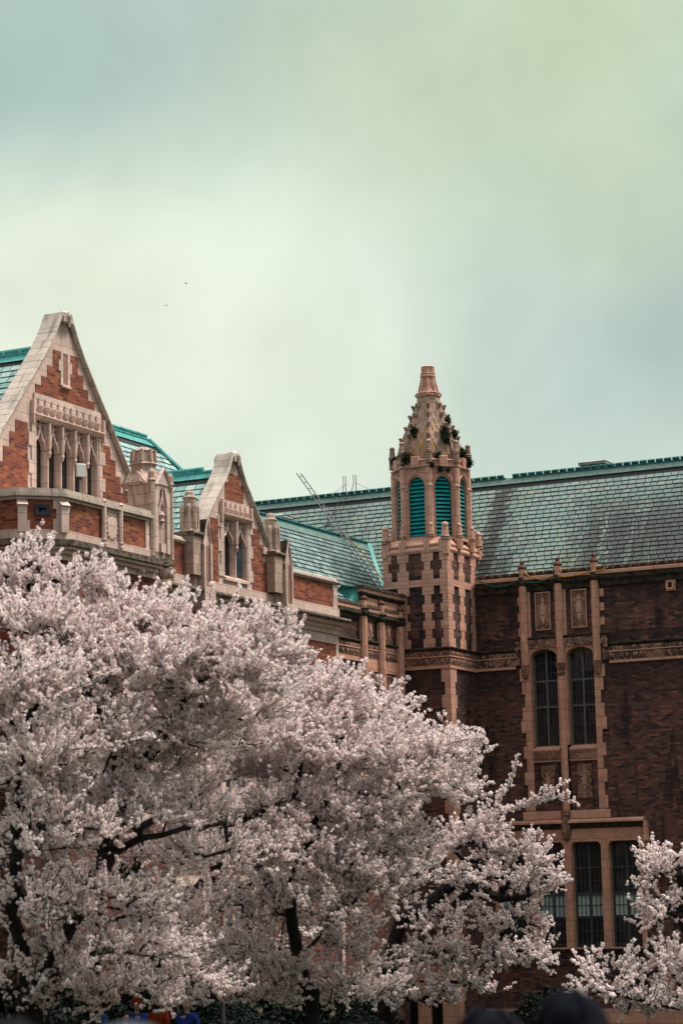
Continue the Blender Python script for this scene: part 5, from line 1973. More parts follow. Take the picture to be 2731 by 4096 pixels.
roof_vent(-30.35, -29.35, 79.1, 80.3, 14.2, 15.33, 'zinc roof vent rising behind the long ridge at right')
roof_vent(-42.1, -41.45, 77.75, 78.45, 13.4, 14.32, 'white capped roof vent on the long slope above the low wing')

# ================================================================== cherry trees in blossom
LOBES_BIG = [
    (-22.59,32.96,5.71,0.76,0.52), (-21.84,33.38,5.48,0.68,0.48), (-20.91,33.38,4.93,0.75,0.41), (-20.17,33.80,4.65,0.75,0.50), (-19.50,34.19,4.39,0.71,0.57),
    (-18.92,34.48,4.41,0.64,0.36), (-21.70,31.91,4.62,0.90,0.55), (-20.87,32.40,4.18,0.97,0.55), (-19.98,32.92,3.82,0.97,0.55), (-19.19,33.92,3.64,0.98,0.53),
    (-18.66,34.72,3.77,0.43,0.36), (-20.96,30.83,3.25,0.73,0.60), (-20.88,31.06,2.20,1.00,0.67), (-20.55,32.27,2.71,0.82,0.48), (-20.03,33.67,2.68,0.77,0.49),
    (-20.80,31.29,1.14,1.07,0.67), (-20.32,33.18,1.43,0.83,0.49), (-20.40,32.26,0.07,1.08,0.54), (-21.14,31.31,0.09,0.93,0.60), (-20.24,33.03,-0.62,1.09,0.38),
    (-21.07,32.05,-0.65,1.01,0.37), (-23.39,32.14,4.90,0.85,0.85), (-22.99,31.60,2.73,0.83,1.04), (-22.82,31.50,0.66,0.82,0.82), (-22.19,35.83,3.50,0.91,0.45),
    (-23.19,35.30,3.68,0.91,0.68),
    (-20.90,32.78,-1.07,0.89,0.26), (-20.38,34.18,-1.09,0.91,0.27), (-21.63,31.81,-0.90,0.61,0.27), (-21.03,34.36,2.34,0.86,0.50), (-20.58,35.27,1.70,0.80,0.51),
    (-20.45,35.48,0.90,0.80,0.51), (-21.09,32.73,1.79,0.83,0.49),
    (-21.22,32.65,-1.24,0.82,0.18), (-20.64,33.52,-1.31,0.83,0.18),
    (-20.36,32.88,3.63,0.90,0.42), (-20.98,31.33,3.56,0.74,0.41), (-20.18,34.63,3.17,0.86,0.43),
    (-19.72,35.43,3.19,0.80,0.44),
]
LOBES_MIDDLE = [
    (-20.44,40.06,3.79,0.81,0.47), (-19.68,40.51,3.42,0.81,0.50), (-18.69,40.56,2.76,0.80,0.34), (-19.79,39.45,2.73,1.11,0.59), (-20.82,38.87,3.06,1.03,0.59),
    (-18.93,39.99,2.16,0.87,0.52), (-18.43,40.80,2.16,0.44,0.32), (-22.14,39.42,2.59,0.89,0.49), (-20.92,37.51,0.94,1.07,0.38), (-20.20,38.44,0.92,1.01,0.66),
    (-19.29,39.42,1.14,0.94,0.78), (-19.17,39.65,0.21,0.74,0.78), (-20.30,38.58,-0.15,1.16,0.70), (-21.81,37.80,-0.03,1.16,0.58), (-21.57,38.63,-0.82,1.10,0.47),
    (-20.13,39.93,-0.87,0.79,0.63), (-21.08,41.22,1.88,1.24,0.58), (-22.78,41.56,1.53,1.02,0.51), (-22.93,39.08,-0.82,0.96,0.48),
    (-21.63,38.71,-1.38,0.94,0.25), (-20.98,39.00,-1.18,0.86,0.31), (-19.96,40.11,-1.38,0.63,0.25), (-20.72,39.38,3.65,0.88,0.48), (-21.10,40.56,2.35,1.07,0.57),
    (-19.12,40.68,0.91,0.56,0.56), (-21.71,39.64,2.58,0.89,0.49),
    (-22.27,38.41,-1.50,0.86,0.20), (-21.36,38.87,-1.56,0.70,0.17), (-20.20,40.03,-1.61,0.63,0.17),
    (-20.52,37.83,3.02,0.77,0.36), (-19.52,39.21,1.69,0.86,0.47), (-20.72,38.47,1.79,0.86,0.43), (-19.82,38.70,0.53,0.85,0.46), (-19.09,39.82,2.63,0.71,0.40),
]
LOBES_BEHIND = [
    (-23.27,52.68,1.44,0.82,0.39), (-22.48,53.14,1.07,0.82,0.43), (-21.92,53.50,0.60,0.46,0.39), (-22.71,52.59,0.32,1.22,0.61), (-23.80,52.74,-0.37,1.13,0.72),
    (-22.24,52.98,-0.50,0.86,0.56), (-23.24,53.17,-1.20,1.23,0.51), (-24.25,52.67,-1.27,1.03,0.62), (-22.27,53.11,-1.30,0.76,0.46), (-24.87,53.14,0.67,0.94,0.63),
    (-22.96,52.77,1.74,0.41,0.31), (-25.26,52.84,-1.88,1.14,0.41), (-23.58,53.13,-1.95,1.13,0.36),
    (-24.70,52.61,-2.18,0.92,0.25),
]
LOBES_RIGHT = [
    (-17.01,48.03,0.61,0.45,0.45), (-16.51,48.25,0.82,0.54,0.43), (-16.63,47.80,-0.15,0.53,0.53), (-16.20,48.58,-0.17,0.72,0.99), (-17.54,46.95,-1.09,0.71,0.25),
    (-16.67,47.38,-1.06,0.71,0.44), (-17.71,46.37,-1.50,0.61,0.24), (-16.95,46.80,-1.78,0.87,0.39), (-16.26,47.72,-1.82,0.79,0.62), (-16.05,49.10,0.54,0.64,0.73),
]

spr_a = [ (-23.15,52.68,1.75), (-22.64,52.84,2.24), (-22.19,52.74,2.83), (-21.99,52.63,3.33) ]
spr_b = [ (-22.75,52.82,2.06), (-22.01,52.93,2.24), (-21.34,52.98,2.58), (-20.94,53.04,2.72) ]
spr_c = [ (-22.66,52.87,2.06), (-21.88,53.01,2.22), (-21.24,53.07,2.38), (-20.82,53.19,2.26) ]
spr_d = [ (-21.97,52.96,2.22), (-21.60,53.00,2.39), (-21.14,53.11,2.45), (-20.95,53.20,2.47) ]
spr_e = [ (-24.65,52.69,0.67), (-23.83,52.65,1.26), (-23.15,52.68,1.75), (-22.66,52.87,2.06) ]
trunkBig = [ (-22.04,32.41,-2.20), (-21.87,32.34,-1.32), (-21.59,32.85,-0.26), (-21.21,33.42,0.77), (-21.03,33.66,1.81), (-21.18,33.65,2.74), (-21.80,33.71,3.78), (-22.14,33.33,4.93), (-22.44,33.01,5.86) ]
limb1 = [ (-21.03,33.66,1.81), (-20.62,33.96,2.59), (-20.03,34.10,3.42), (-19.51,34.21,4.25), (-19.09,34.35,4.66) ]
limb2 = [ (-21.21,33.42,0.77), (-20.61,33.65,1.14), (-20.29,34.36,1.28), (-19.90,35.10,1.42) ]
limb3 = [ (-21.87,32.34,-1.32), (-21.73,31.60,-0.03), (-21.38,31.20,1.29), (-21.14,31.08,2.61), (-20.98,31.33,3.56) ]
trunkMid = [ (-20.85,39.91,-2.73), (-20.81,39.79,-1.95), (-20.72,39.19,-0.92), (-20.74,38.94,-0.22), (-20.61,38.67,0.40), (-20.48,38.97,0.94), (-20.35,39.36,1.64), (-20.17,39.38,2.07), (-20.08,39.85,2.84), (-20.16,40.22,3.67) ]
mlimb1 = [ (-20.74,38.94,-0.22), (-21.41,39.03,0.57), (-22.39,39.50,1.48), (-21.52,39.43,1.77), (-21.10,39.41,1.83), (-20.86,39.37,2.06), (-20.72,39.33,2.68) ]
mlimb2 = [ (-20.17,39.38,2.07), (-19.65,39.65,2.00), (-19.23,39.88,1.93), (-18.82,40.34,2.40), (-18.30,40.76,2.72) ]
mlimb3 = [ (-20.72,39.19,-0.92), (-20.13,39.27,-0.31), (-19.40,39.41,0.29), (-19.17,39.52,0.90) ]
trunkBeh = [ (-25.56,52.42,-3.48), (-25.40,52.28,-2.26), (-25.17,52.21,-1.25), (-24.80,52.22,-0.30), (-24.27,52.43,0.05), (-23.73,52.63,0.39), (-23.33,52.86,0.23), (-22.39,53.13,0.11) ]
blimb1 = [ (-24.80,52.22,-0.30), (-24.70,52.51,0.26), (-24.65,52.69,0.67) ]
trunkRight = [ (-16.33,49.09,-3.28), (-16.30,48.89,-2.13), (-16.46,48.65,-1.23), (-16.62,48.41,-0.34), (-16.62,48.26,0.46) ]
rlimb = [ (-16.30,48.89,-2.13), (-16.71,47.69,-1.64), (-17.26,46.92,-1.43), (-17.71,46.65,-1.16) ]
SPRIGS_BIG = [ [(-19.98,33.63,4.87), (-19.81,33.68,5.08), (-19.74,33.68,5.30)],
    [(-19.23,34.03,4.78), (-19.12,34.05,4.95), (-19.04,34.06,5.13)],
    [(-18.99,34.17,4.64), (-18.61,34.35,4.73), (-18.24,34.53,4.74)],
    [(-18.89,34.26,4.42), (-18.50,34.45,4.48), (-18.32,34.52,4.58)],
    [(-18.79,34.38,4.07), (-18.41,34.57,4.06), (-18.17,34.68,4.11)],
    [(-18.62,34.50,3.86), (-18.30,34.65,3.92), (-18.09,34.74,4.00)],
    [(-21.31,32.84,5.53), (-21.17,32.88,5.70), (-21.07,32.92,5.79)],
    [(-21.86,32.53,5.75), (-21.78,32.53,5.93), (-21.74,32.54,6.02)],
    [(-22.30,32.29,5.83), (-22.22,32.30,6.01), (-22.14,32.31,6.17)],
    [(-20.91,33.12,5.10), (-20.64,33.23,5.27), (-20.45,33.32,5.31)],
    [(-20.36,33.44,4.88), (-20.16,33.51,5.05), (-20.08,33.53,5.19)] ]
SPRIGS_NEAR = [ [(-20.74,30.03,3.25), (-20.42,30.14,3.53), (-19.94,30.35,3.72)],
    [(-20.35,30.27,2.98), (-19.98,30.42,3.23), (-19.34,30.69,3.51)],
    [(-20.72,30.01,3.44), (-20.58,30.04,3.63), (-20.51,30.05,3.79)],
    [(-19.94,30.59,2.39), (-19.42,30.85,2.41), (-18.88,31.09,2.56)],
    [(-20.54,30.21,2.80), (-20.18,30.37,2.92), (-19.70,30.58,3.10)] ]
SPRIGS_MIDDLE = [ [(-19.29,39.74,3.75), (-19.07,39.83,3.90), (-18.80,39.93,4.03)],
    [(-19.11,39.89,3.43), (-18.74,40.05,3.56), (-18.55,40.12,3.69)],
    [(-18.86,40.09,3.03), (-18.42,40.28,3.19), (-18.32,40.30,3.33)],
    [(-18.46,40.34,2.78), (-18.02,40.53,2.93), (-17.64,40.71,2.96)],
    [(-18.47,40.36,2.63), (-17.89,40.63,2.73), (-17.67,40.72,2.88)],
    [(-18.42,40.41,2.47), (-18.00,40.64,2.38), (-17.85,40.70,2.45)],
    [(-18.39,40.51,1.99), (-18.13,40.69,1.75), (-17.93,40.83,1.51)],
    [(-20.54,39.05,4.09), (-20.45,39.05,4.33), (-20.37,39.07,4.44)],
    [(-20.04,39.30,4.08), (-19.92,39.33,4.27), (-19.81,39.38,4.31)],
    [(-19.64,39.55,3.83), (-19.41,39.64,3.99), (-19.19,39.73,4.06)] ]
SPRIGS_RIGHT = [ [(-16.98,47.35,0.12), (-17.18,47.26,0.04), (-17.34,47.18,-0.00)],
    [(-16.86,47.33,0.56), (-17.14,47.19,0.52), (-17.34,47.10,0.48)],
    [(-17.72,47.19,-1.09), (-17.99,47.04,-0.98), (-18.11,46.95,-0.82)],
    [(-16.93,47.28,0.65), (-17.03,47.19,0.87), (-17.04,47.14,1.09)],
    [(-16.51,47.44,0.90), (-16.53,47.40,1.08), (-16.56,47.36,1.21)],
    [(-17.84,47.21,-1.53), (-18.33,46.99,-1.65), (-18.65,46.84,-1.73)] ]
SPRIGS_BEHIND2 = [ [(-21.76,52.98,0.80), (-21.43,53.13,0.94), (-21.22,53.22,1.00)],
    [(-21.81,53.06,0.24), (-21.50,53.23,0.19), (-21.26,53.34,0.23)],
    [(-22.25,52.99,-0.60), (-21.92,53.22,-0.91), (-21.63,53.37,-0.97)],
    [(-21.99,52.79,1.20), (-21.75,52.88,1.40), (-21.64,52.91,1.55)],
    [(-22.14,52.83,0.60), (-21.68,53.05,0.64), (-21.33,53.25,0.53)] ]


# openings in the crowns where the dark limbs show: centre and radius
GAPS_FRONT = [ (-21.94,37.66,4.15,0.38), (-21.56,37.80,4.38,0.24), (-22.17,37.59,3.85,0.24), (-20.46,33.46,4.53,0.21), (-21.61,32.90,4.38,0.25), (-21.92,32.73,4.50,0.18), (-22.40,32.57,4.02,0.28), (-21.09,33.39,3.15,0.30), (-20.77,33.66,2.58,0.25), (-21.31,33.21,3.50,0.17), (-21.98,38.14,1.40,0.28), (-21.69,38.26,1.51,0.24), (-20.33,34.13,1.15,0.18), (-21.40,38.39,1.58,0.25), (-21.11,38.52,1.69,0.22), (-20.82,38.65,1.80,0.22), (-20.53,38.77,1.95,0.20), (-21.78,33.52,0.54,0.21), (-21.00,33.88,0.69,0.20), (-20.32,38.94,1.55,0.20), (-20.09,39.02,1.78,0.20), (-20.64,39.06,0.01,0.20), (-20.78,39.08,-0.45,0.17), (-21.27,38.20,2.97,0.22), (-22.76,33.33,-1.15,0.42), (-22.24,33.57,-1.03,0.25), (-19.47,39.29,2.00,0.22), (-21.36,33.66,0.91,0.17), (-21.04,33.68,1.68,0.18), (-19.80,38.95,2.94,0.16), (-20.17,39.36,-0.31,0.17), (-19.72,39.52,0.06,0.16), (-21.18,38.89,-0.52,0.17), (-20.65,34.24,-0.29,0.17), (-22.21,33.15,1.35,0.16), (-21.90,33.58,-0.12,0.16) ]
GAPS_BEHIND = [ (-24.56,52.31,-0.10,0.29), (-24.22,52.44,0.10,0.29), (-23.83,52.60,0.29,0.27), (-23.47,52.79,0.23,0.23), (-22.75,53.18,0.11,0.18), (-23.38,53.02,-0.79,0.18) ]


def blossom_material():
    m, N, out = new_mat('cherry_petals')
    at_ = N.n('ShaderNodeAttribute', attribute_name='tint')
    g = N.n('ShaderNodeNewGeometry')
    c = N.ramp(at_.outputs['Fac'], [(0.0, (0.20, 0.060, 0.045)), (0.10, (0.40, 0.17, 0.13)), (0.13, (0.80, 0.52, 0.53)), (0.40, (0.94, 0.735, 0.75)), (0.70, (0.965, 0.85, 0.85)), (1.0, (0.975, 0.93, 0.90))])
    c = N.mix(1.0, c, N.ramp(g.outputs['Random Per Island'], [(0.0, 0.88), (1.0, 1.03)]), 'MULTIPLY')
    d = N.n('ShaderNodeBsdfDiffuse', i_0=c)
    t = N.n('ShaderNodeBsdfTranslucent', i_0=c)
    mx = N.n('ShaderNodeMixShader', i_1=d.outputs[0], i_2=t.outputs[0])
    mx.inputs[0].default_value = 0.43
    N.put(out.inputs[0], mx.outputs[0])
    return m
PETAL = blossom_material()


def resample(pl, step):
    out = [Vector(pl[0])]
    for a, b in zip(pl[:-1], pl[1:]):
        a, b = Vector(a), Vector(b)
        n = max(1, int((b - a).length / step))
        for i in range(1, n + 1):
            out.append(a.lerp(b, i / n))
    return out


def cherry(label, trunk, limbs, lobes, sprigs, seed, dens=1.0, r0=0.24, flower=0.0140, ntw=7, gaps=()):
    rng = np.random.default_rng(seed)
    trunk = [Vector(p) for p in trunk]
    gz = ground_z(dist_cam(trunk[0].x, trunk[0].y))
    base = Vector((trunk[0].x, trunk[0].y, gz - .08))
    pos, par = [], []
    def put(pl, first):
        prev = first
        for p in pl:
            pos.append(tuple(p)); par.append(prev)
            prev = len(pos) - 1
    tl = resample([base] + trunk, .30)
    for i, p in enumerate(tl[1:-1]):
        p += Vector(rng.normal(0, .035, 3))
    put(tl, -1)
    ntr = len(tl)
    heavy = set(range(ntr))
    for lb in limbs:
        rl = resample(lb, .28)
        A = np.array(pos)
        j = int(np.argmin(((A - np.array(rl[0])) ** 2).sum(1)))
        for p in rl[1:]:
            p += Vector(rng.normal(0, .03, 3))
        n0 = len(pos)
        put(rl[1:] if (Vector(pos[j]) - rl[0]).length < .05 else rl, j)
        heavy |= set(range(n0, len(pos)))
    # points the crown grows towards
    pts, cen = [], []
    for (x, y, z, rh, rv) in lobes:
        z -= .14; rh *= .90; rv *= .78
        thin = .52 + .48 * min(1, max(0, (z + .3) / 2.6))       # the lower boughs bloom more thinly
        n = int(dens * thin * 25 * (rh * rh * rv) ** (2 / 3) / .55) + 5
        v = rng.normal(size=(n, 3))
        v /= np.linalg.norm(v, axis=1)[:, None]
        v[:, 2] = np.where(v[:, 2] < -.35, -v[:, 2], v[:, 2])          # pads: rounded above, thin below
        r = (rng.uniform(.18, 1.0, n) ** (1 / 2.4))[:, None]
        P = np.array((x, y, z)) + v * r * np.array((rh, rh, rv))
        pts.append(P)
        cen.append(np.repeat(np.array([[x, y, z - .25 * rv]]), n, 0))
    pts = np.concatenate(pts); cen = np.concatenate(cen)
    A = np.array(pos)
    dmin = np.sqrt(((pts[:, None, :] - A[None]) ** 2).sum(2)).min(1)
    order = np.argsort(dmin)
    Anp = np.zeros((len(pos) + len(pts) * 12, 3)); cnt = len(pos)
    Anp[:cnt] = A
    tips = []
    for i in order:
        p = pts[i]
        d = np.sqrt(((Anp[:cnt] - p) ** 2).sum(1))
        # prefer sources that lie a bit below: branches climb
        cost = d + .25 * np.maximum(0, Anp[:cnt, 2] - p[2])
        j = int(np.argmin(cost))
        q = Anp[j]
        L = np.linalg.norm(p - q)
        n = max(1, min(9, int(L / .26)))
        prev = j
        bow = rng.normal(0, .10, 3) + np.array((0, 0, -.08))
        for k in range(1, n + 1):
            t = k / n
            x = q + (p - q) * t + bow * L * sin(pi * t) + (rng.normal(0, .022, 3) if k < n else 0)
            pos.append(tuple(x)); par.append(prev)
            prev = len(pos) - 1
            Anp[cnt] = x; cnt += 1
        tips.append((prev, i))
    # radii by load
    load = np.zeros(len(pos))
    for t_, _ in tips:
        load[t_] += 1
    for i in range(len(pos) - 1, 0, -1):
        if par[i] >= 0:
            load[par[i]] += load[i]
    tot = max(load[0], 1)
    rad = np.maximum(.0085, r0 * (np.maximum(load, .4) / tot) ** .47)
    for i in heavy:
        rad[i] = max(rad[i], .026)
    P = np.array(pos)
    E = [(par[i], i) for i in range(len(pos)) if par[i] >= 0]
    # twigs
    TW0, TW1 = [], []
    up = np.array((0, 0, 1.0))
    for t_, i in tips:
        p = P[t_]
        out = p - cen[i]
        out /= max(1e-6, np.linalg.norm(out))
        oh = out * np.array((1, 1, .55))
        main = oh * rng.uniform(.5, 1.0) + up * rng.uniform(.10, .45) + rng.normal(0, .28, 3)
        for k in range(ntw):
            d = main + rng.normal(0, .34, 3)
            d /= np.linalg.norm(d)
            s = p + rng.normal(0, .045, 3)
            L = rng.uniform(.20, .66)
            m1 = s + d * L * .55
            e1 = m1 + (d + up * rng.uniform(.1, .5)) * L * .45
            TW0.append(s); TW1.append(m1)
            TW0.append(m1); TW1.append(e1)
    inner = [i for i in range(ntr, len(pos)) if i not in heavy]
    for i in inner:
        if rng.random() < .45 and load[i] < 12:
            d = rng.normal(0, .8, 3) + up * .5
            d /= np.linalg.norm(d)
            TW0.append(P[i]); TW1.append(P[i] + d * rng.uniform(.10, .34))
    # sprigs that stick out of the crown
    SG = []
    for sp in sprigs:
        rl = [np.array(p) for p in resample(sp, .12)]
        for a, b in zip(rl[:-1], rl[1:]):
            SG.append((a, b))
            for k in range(2):
                d = rng.normal(0, .7, 3) + up * .5
                d /= np.linalg.norm(d)
                TW0.append(b); TW1.append(b + d * rng.uniform(.06, .20))
            TW0.append(a); TW1.append(b)
    TW0, TW1 = np.array(TW0), np.array(TW1)
    # branch wood
    V, F = [], []
    def seg(a, b, ra, rb, n):
        t = b - a
        L = np.linalg.norm(t)
        if L < 1e-5:
            return
        t /= L
        u = np.cross(t, (0.31, 0.2, 0.93)); u /= np.linalg.norm(u)
        w = np.cross(t, u)
        b0 = len(V)
        for c_, r_ in ((a - t * ra * .3, ra), (b + t * rb * .3, rb)):
            for k in range(n):
                an = 2 * pi * k / n
                V.append(tuple(c_ + (u * cos(an) + w * sin(an)) * r_))
        for k in range(n):
            k2 = (k + 1) % n
            F.append((b0 + k, b0 + k2, b0 + n + k2, b0 + n + k))
    tv, tf = len(V), len(F)
    for a, b in E:
        if b < ntr:
            ra = max(rad[a], r0 * (1 - a / ntr) ** .8 + .03)
            rb = max(rad[b], r0 * (1 - b / ntr) ** .8 + .03)
            if a < 2:
                ra *= 1.35 - .15 * a
            seg(P[a], P[b], ra, rb, 9)
    me = bpy.data.meshes.new('trunk'); me.from_pydata(V, [], F)
    root = thing('cherry_tree', label, 'cherry tree', tuple(base), 'cherry trees in blossom on the lawn')
    link('trunk', me, BARK, root)
    V, F = [], []
    for a, b in E:
        if b >= ntr:
            seg(P[a], P[b], min(rad[a], rad[b] * 1.35), rad[b], 6 if rad[b] > .03 else 4)
    sel = rng.random(len(TW0)) < .85
    for a, b in zip(TW0[sel], TW1[sel]):
        seg(a, b, .008, .005, 3)
    for a, b in SG:
        seg(a, b, .010, .009, 4)
    me = bpy.data.meshes.new('branches'); me.from_pydata(V, [], F)
    link('branches', me, BARK, root)
    # blossom pompoms along the twigs
    ln = np.linalg.norm(TW1 - TW0, axis=1)
    nc = np.maximum(1, (ln / .034).astype(int))
    bare = (TW0[:, 2] < 1.6) & (rng.random(len(TW0)) < .30)
    nc[bare] = 0
    idx = np.repeat(np.arange(len(TW0)), nc)
    tt = rng.uniform(0, 1, len(idx))
    C = TW0[idx] + (TW1 - TW0)[idx] * tt[:, None] + rng.normal(0, .015, (len(idx), 3))
    keep = np.ones(len(idx), bool)
    for (x, y, z, r) in gaps:                      # an opening runs from the limb out through the near side of the crown
        c0 = np.array((x, y, z)); ax = -c0 / np.linalg.norm(c0)
        rel = C - c0
        al = np.clip(rel @ ax, -.25, 3.2)
        dd = np.linalg.norm(rel - al[:, None] * ax, axis=1) / (r * .62)
        keep &= (dd + rng.normal(0, .22, len(idx)) > 1.0) | (rng.random(len(idx)) < .18)
    C, idx = C[keep], idx[keep]
    cr = rng.uniform(.020, .040, len(idx))
    ctint = np.clip(rng.normal(.70, .13, len(idx)), .16, 1)
    M_ = 11
    n = len(idx) * M_
    v = rng.normal(size=(n, 3)) + np.array((0, 0, .35)); v /= np.linalg.norm(v, axis=1)[:, None]
    cc = np.repeat(C, M_, 0) + v * np.repeat(cr, M_)[:, None] * rng.uniform(.55, 1.05, n)[:, None]
    nn = v + rng.normal(0, .25, (n, 3)) + np.array((0, 0, .25)); nn /= np.linalg.norm(nn, axis=1)[:, None]
    u = np.cross(nn, rng.normal(size=(n, 3))); u /= np.linalg.norm(u, axis=1)[:, None]
    w = np.cross(nn, u)
    size = flower * rng.uniform(.75, 1.2, n)
    tint = np.clip(np.repeat(ctint, M_) + rng.normal(0, .10, n), .13, 1)
    red = rng.random(n) < .085
    tint[red] = rng.uniform(0, .1, red.sum())
    size[red] *= .62
    u *= size[:, None]; w *= size[:, None]
    cup = nn * (size * .35)[:, None]
    # each floret: a cupped five-cornered disc
    ang = np.arange(5) * 2 * pi / 5
    verts = np.empty((n, 5, 3), dtype=np.float32)
    for k in range(5):
        verts[:, k] = cc + u * cos(ang[k]) + w * sin(ang[k]) + (cup if k % 2 else -cup * .3)
    me = bpy.data.meshes.new('crown')
    me.vertices.add(n * 5)
    me.vertices.foreach_set('co', verts.reshape(-1))
    me.loops.add(n * 5)
    me.loops.foreach_set('vertex_index', np.arange(n * 5, dtype=np.int32))
    me.polygons.add(n)
    me.polygons.foreach_set('loop_start', np.arange(0, n * 5, 5, dtype=np.int32))
    at_ = me.attributes.new('tint', 'FLOAT', 'FACE')
    at_.data.foreach_set('value', tint.astype(np.float32))
    me.update()
    me.validate()
    link('crown', me, PETAL, root)
    print('cherry', label[:30], 'clusters', len(idx), 'florets', n)
    return root

SPRIGS_BIG = [[(x, y, z - (.32 if 6 <= i <= 9 else .06)) for x, y, z in sp] for i, sp in enumerate(SPRIGS_BIG)]
LOBES_BIG = [(x, y, z - (.16 if z > 4 else 0), rh, rv) for x, y, z, rh, rv in LOBES_BIG]
trunkBig[-1] = (-22.40, 33.05, 5.30)
# the far side of the two big crowns
LOBES_BIG += [(x * 1.075, y * 1.075, z * 1.06, rh * .9, rv * .9) for x, y, z, rh, rv in LOBES_BIG[5:20:2]]
LOBES_MIDDLE += [(x * 1.06, y * 1.06, z * 1.05, rh * .9, rv * .9) for x, y, z, rh, rv in LOBES_MIDDLE[2:16:2]]
cherry('largest white cherry tree in full blossom, spreading from the left edge before the gabled hall', trunkBig, [limb1, limb2, limb3], LOBES_BIG, SPRIGS_BIG + SPRIGS_NEAR, 21, 1.3, .20, gaps=GAPS_FRONT)
cherry('white cherry tree with a crooked dark limb, its crown reaching before the turret', trunkMid, [mlimb1, mlimb2, mlimb3], LOBES_MIDDLE, SPRIGS_MIDDLE, 22, 1.35, .12, gaps=GAPS_FRONT)
cherry('smaller cherry tree behind the others, its sprigs crossing the tall arched windows', trunkBeh, [blimb1], LOBES_BEHIND, SPRIGS_BEHIND2 + [spr_a, spr_b, spr_c, spr_d, spr_e], 23, 1.25, .20, .0175, gaps=GAPS_BEHIND)
LOBES_RIGHT = [(x, y, z - (.30 if 4 <= i <= 7 else .08), rh, rv) for i, (x, y, z, rh, rv) in enumerate(LOBES_RIGHT)]
rlimb = [(x, y, z - .3) if i else (x, y, z) for i, (x, y, z) in enumerate(rlimb)]
SPRIGS_RIGHT = [[(x, y, z - .15) for x, y, z in q] for q in SPRIGS_RIGHT]
cherry('cherry tree cut by the right edge, below the dark brick wall', trunkRight, [rlimb], LOBES_RIGHT, SPRIGS_RIGHT, 24, 1.5, .20, .017)

LOBES_BACK = [
    (-27.85,42.38,1.71,0.99,0.63), (-26.61,42.93,2.13,1.08,0.63), (-25.65,43.60,1.13,1.08,0.63), (-27.16,42.95,0.54,1.08,0.63), (-24.81,44.49,1.65,0.82,0.55),
    (-24.60,44.83,0.39,0.91,0.55), (-26.19,43.59,-0.29,1.08,0.63), (-28.26,42.50,-0.06,1.08,0.54), (-27.79,42.79,2.80,0.91,0.45), (-25.82,43.75,2.93,1.09,0.45),
    (-28.37,41.72,3.95,0.99,0.54), (-23.74,45.60,1.63,0.73,0.55), (-27.31,43.18,-1.15,1.08,0.36), (-25.71,44.54,-1.12,1.09,0.36),
]
trunkBack = [(-27.1, 45.4, -2.94), (-27.0, 45.0, -1.70), (-26.69, 43.9, -0.54), (-26.75, 43.3, 0.62), (-26.49, 43.08, 1.68)]
kl1 = [(-26.69, 43.9, -0.54), (-25.92, 43.95, 0.24), (-24.97, 44.40, 1.11)]
kl2 = [(-26.75, 43.3, 0.62), (-27.47, 42.62, 1.44), (-27.95, 42.22, 2.34)]
cherry('hindmost cherry tree, glimpsed through the gaps between the two big crowns', trunkBack, [kl1, kl2], LOBES_BACK, [], 25, 0.9, .18, .016)

# ================================================================== shrubs under the trees
LEAF = plain_mat('dark_evergreen_leaf', (0.004, 0.010, 0.008), (0.012, 0.022, 0.014), 15.0, 0.7, 0.1, 0.1)
def shrub(x, y, h, r, label):
    gz = ground_z(dist_cam(x, y))
    t = thing('evergreen_shrub', label, 'shrub', (x, y, gz), 'evergreen shrubs by the walls')
    m = MB(ed=(0, 1, 0))
    m.tube([(x, y, gz - .05), (x + .04, y, gz + h * .35), (x, y + .03, gz + h * .75)], [.06, .045, .02], 6)
    for k in range(6):
        a = k * 1.1
        m.tube([(x, y, gz + h * .2), (x + r * .6 * cos(a), y + r * .6 * sin(a), gz + h * (.45 + .05 * k))], [.03, .012], 5)
    m.build('stem', BARK, t)
    n = int(5200 * r * h)
    g = np.random.default_rng(int(abs(x) * 100))
    v = g.normal(size=(n, 3)); v /= np.linalg.norm(v, axis=1)[:, None]
    rr = g.uniform(.35, 1, n) ** .5
    lump = 1 + .22 * np.sin(v[:, 0] * 5 + 1) * np.sin(v[:, 1] * 4) + .15 * np.sin(v[:, 2] * 7)
    c = np.array((x, y, gz + h * .52)) + v * (rr * lump)[:, None] * np.array((r, r, h * .5))
    nn = v + g.normal(0, .7, (n, 3)); nn /= np.linalg.norm(nn, axis=1)[:, None]
    u = np.cross(nn, g.normal(size=(n, 3))); u /= np.linalg.norm(u, axis=1)[:, None]
    w = np.cross(nn, u)
    s = g.uniform(.03, .055, n)[:, None]
    V = np.stack([c - u * s * 1.5, c + w * s * .6, c + u * s * 1.5, c - w * s * .6], 1).reshape(-1, 3)
    me = bpy.data.meshes.new('foliage')
    me.from_pydata(V.tolist(), [], np.arange(n * 4).reshape(n, 4).tolist())
    link('foliage', me, LEAF, t)
shrub(-31.6, 47.2, 1.7, .75, 'tall dark evergreen shrub behind the blond woman in blue')
shrub(-28.4, 50.4, 1.5, .85, 'low dark shrub left of the crooked cherry trunk')
shrub(-25.6, 51.2, 1.3, .9, 'broad dark shrub right of the crooked cherry trunk')
t = thing('added_hedge', 'long dark hedge added to darken the foot of the gabled hall', 'hedge', (-32.2, 52.0, ground_z(59.0)))  # added hedge, covers the bright brick where shade is wanted
g_ = np.random.default_rng(5)
n_ = 24000
c_ = np.stack([g_.uniform(-33.0, -31.4, n_), g_.uniform(38.0, 66.0, n_), np.zeros(n_)], 1)
hh = 1.75 + .35 * np.sin(c_[:, 1] * 1.7) + .25 * np.sin(c_[:, 1] * 4.1 + 1)
edge_ = 1 - np.abs(c_[:, 0] + 32.2) / .85
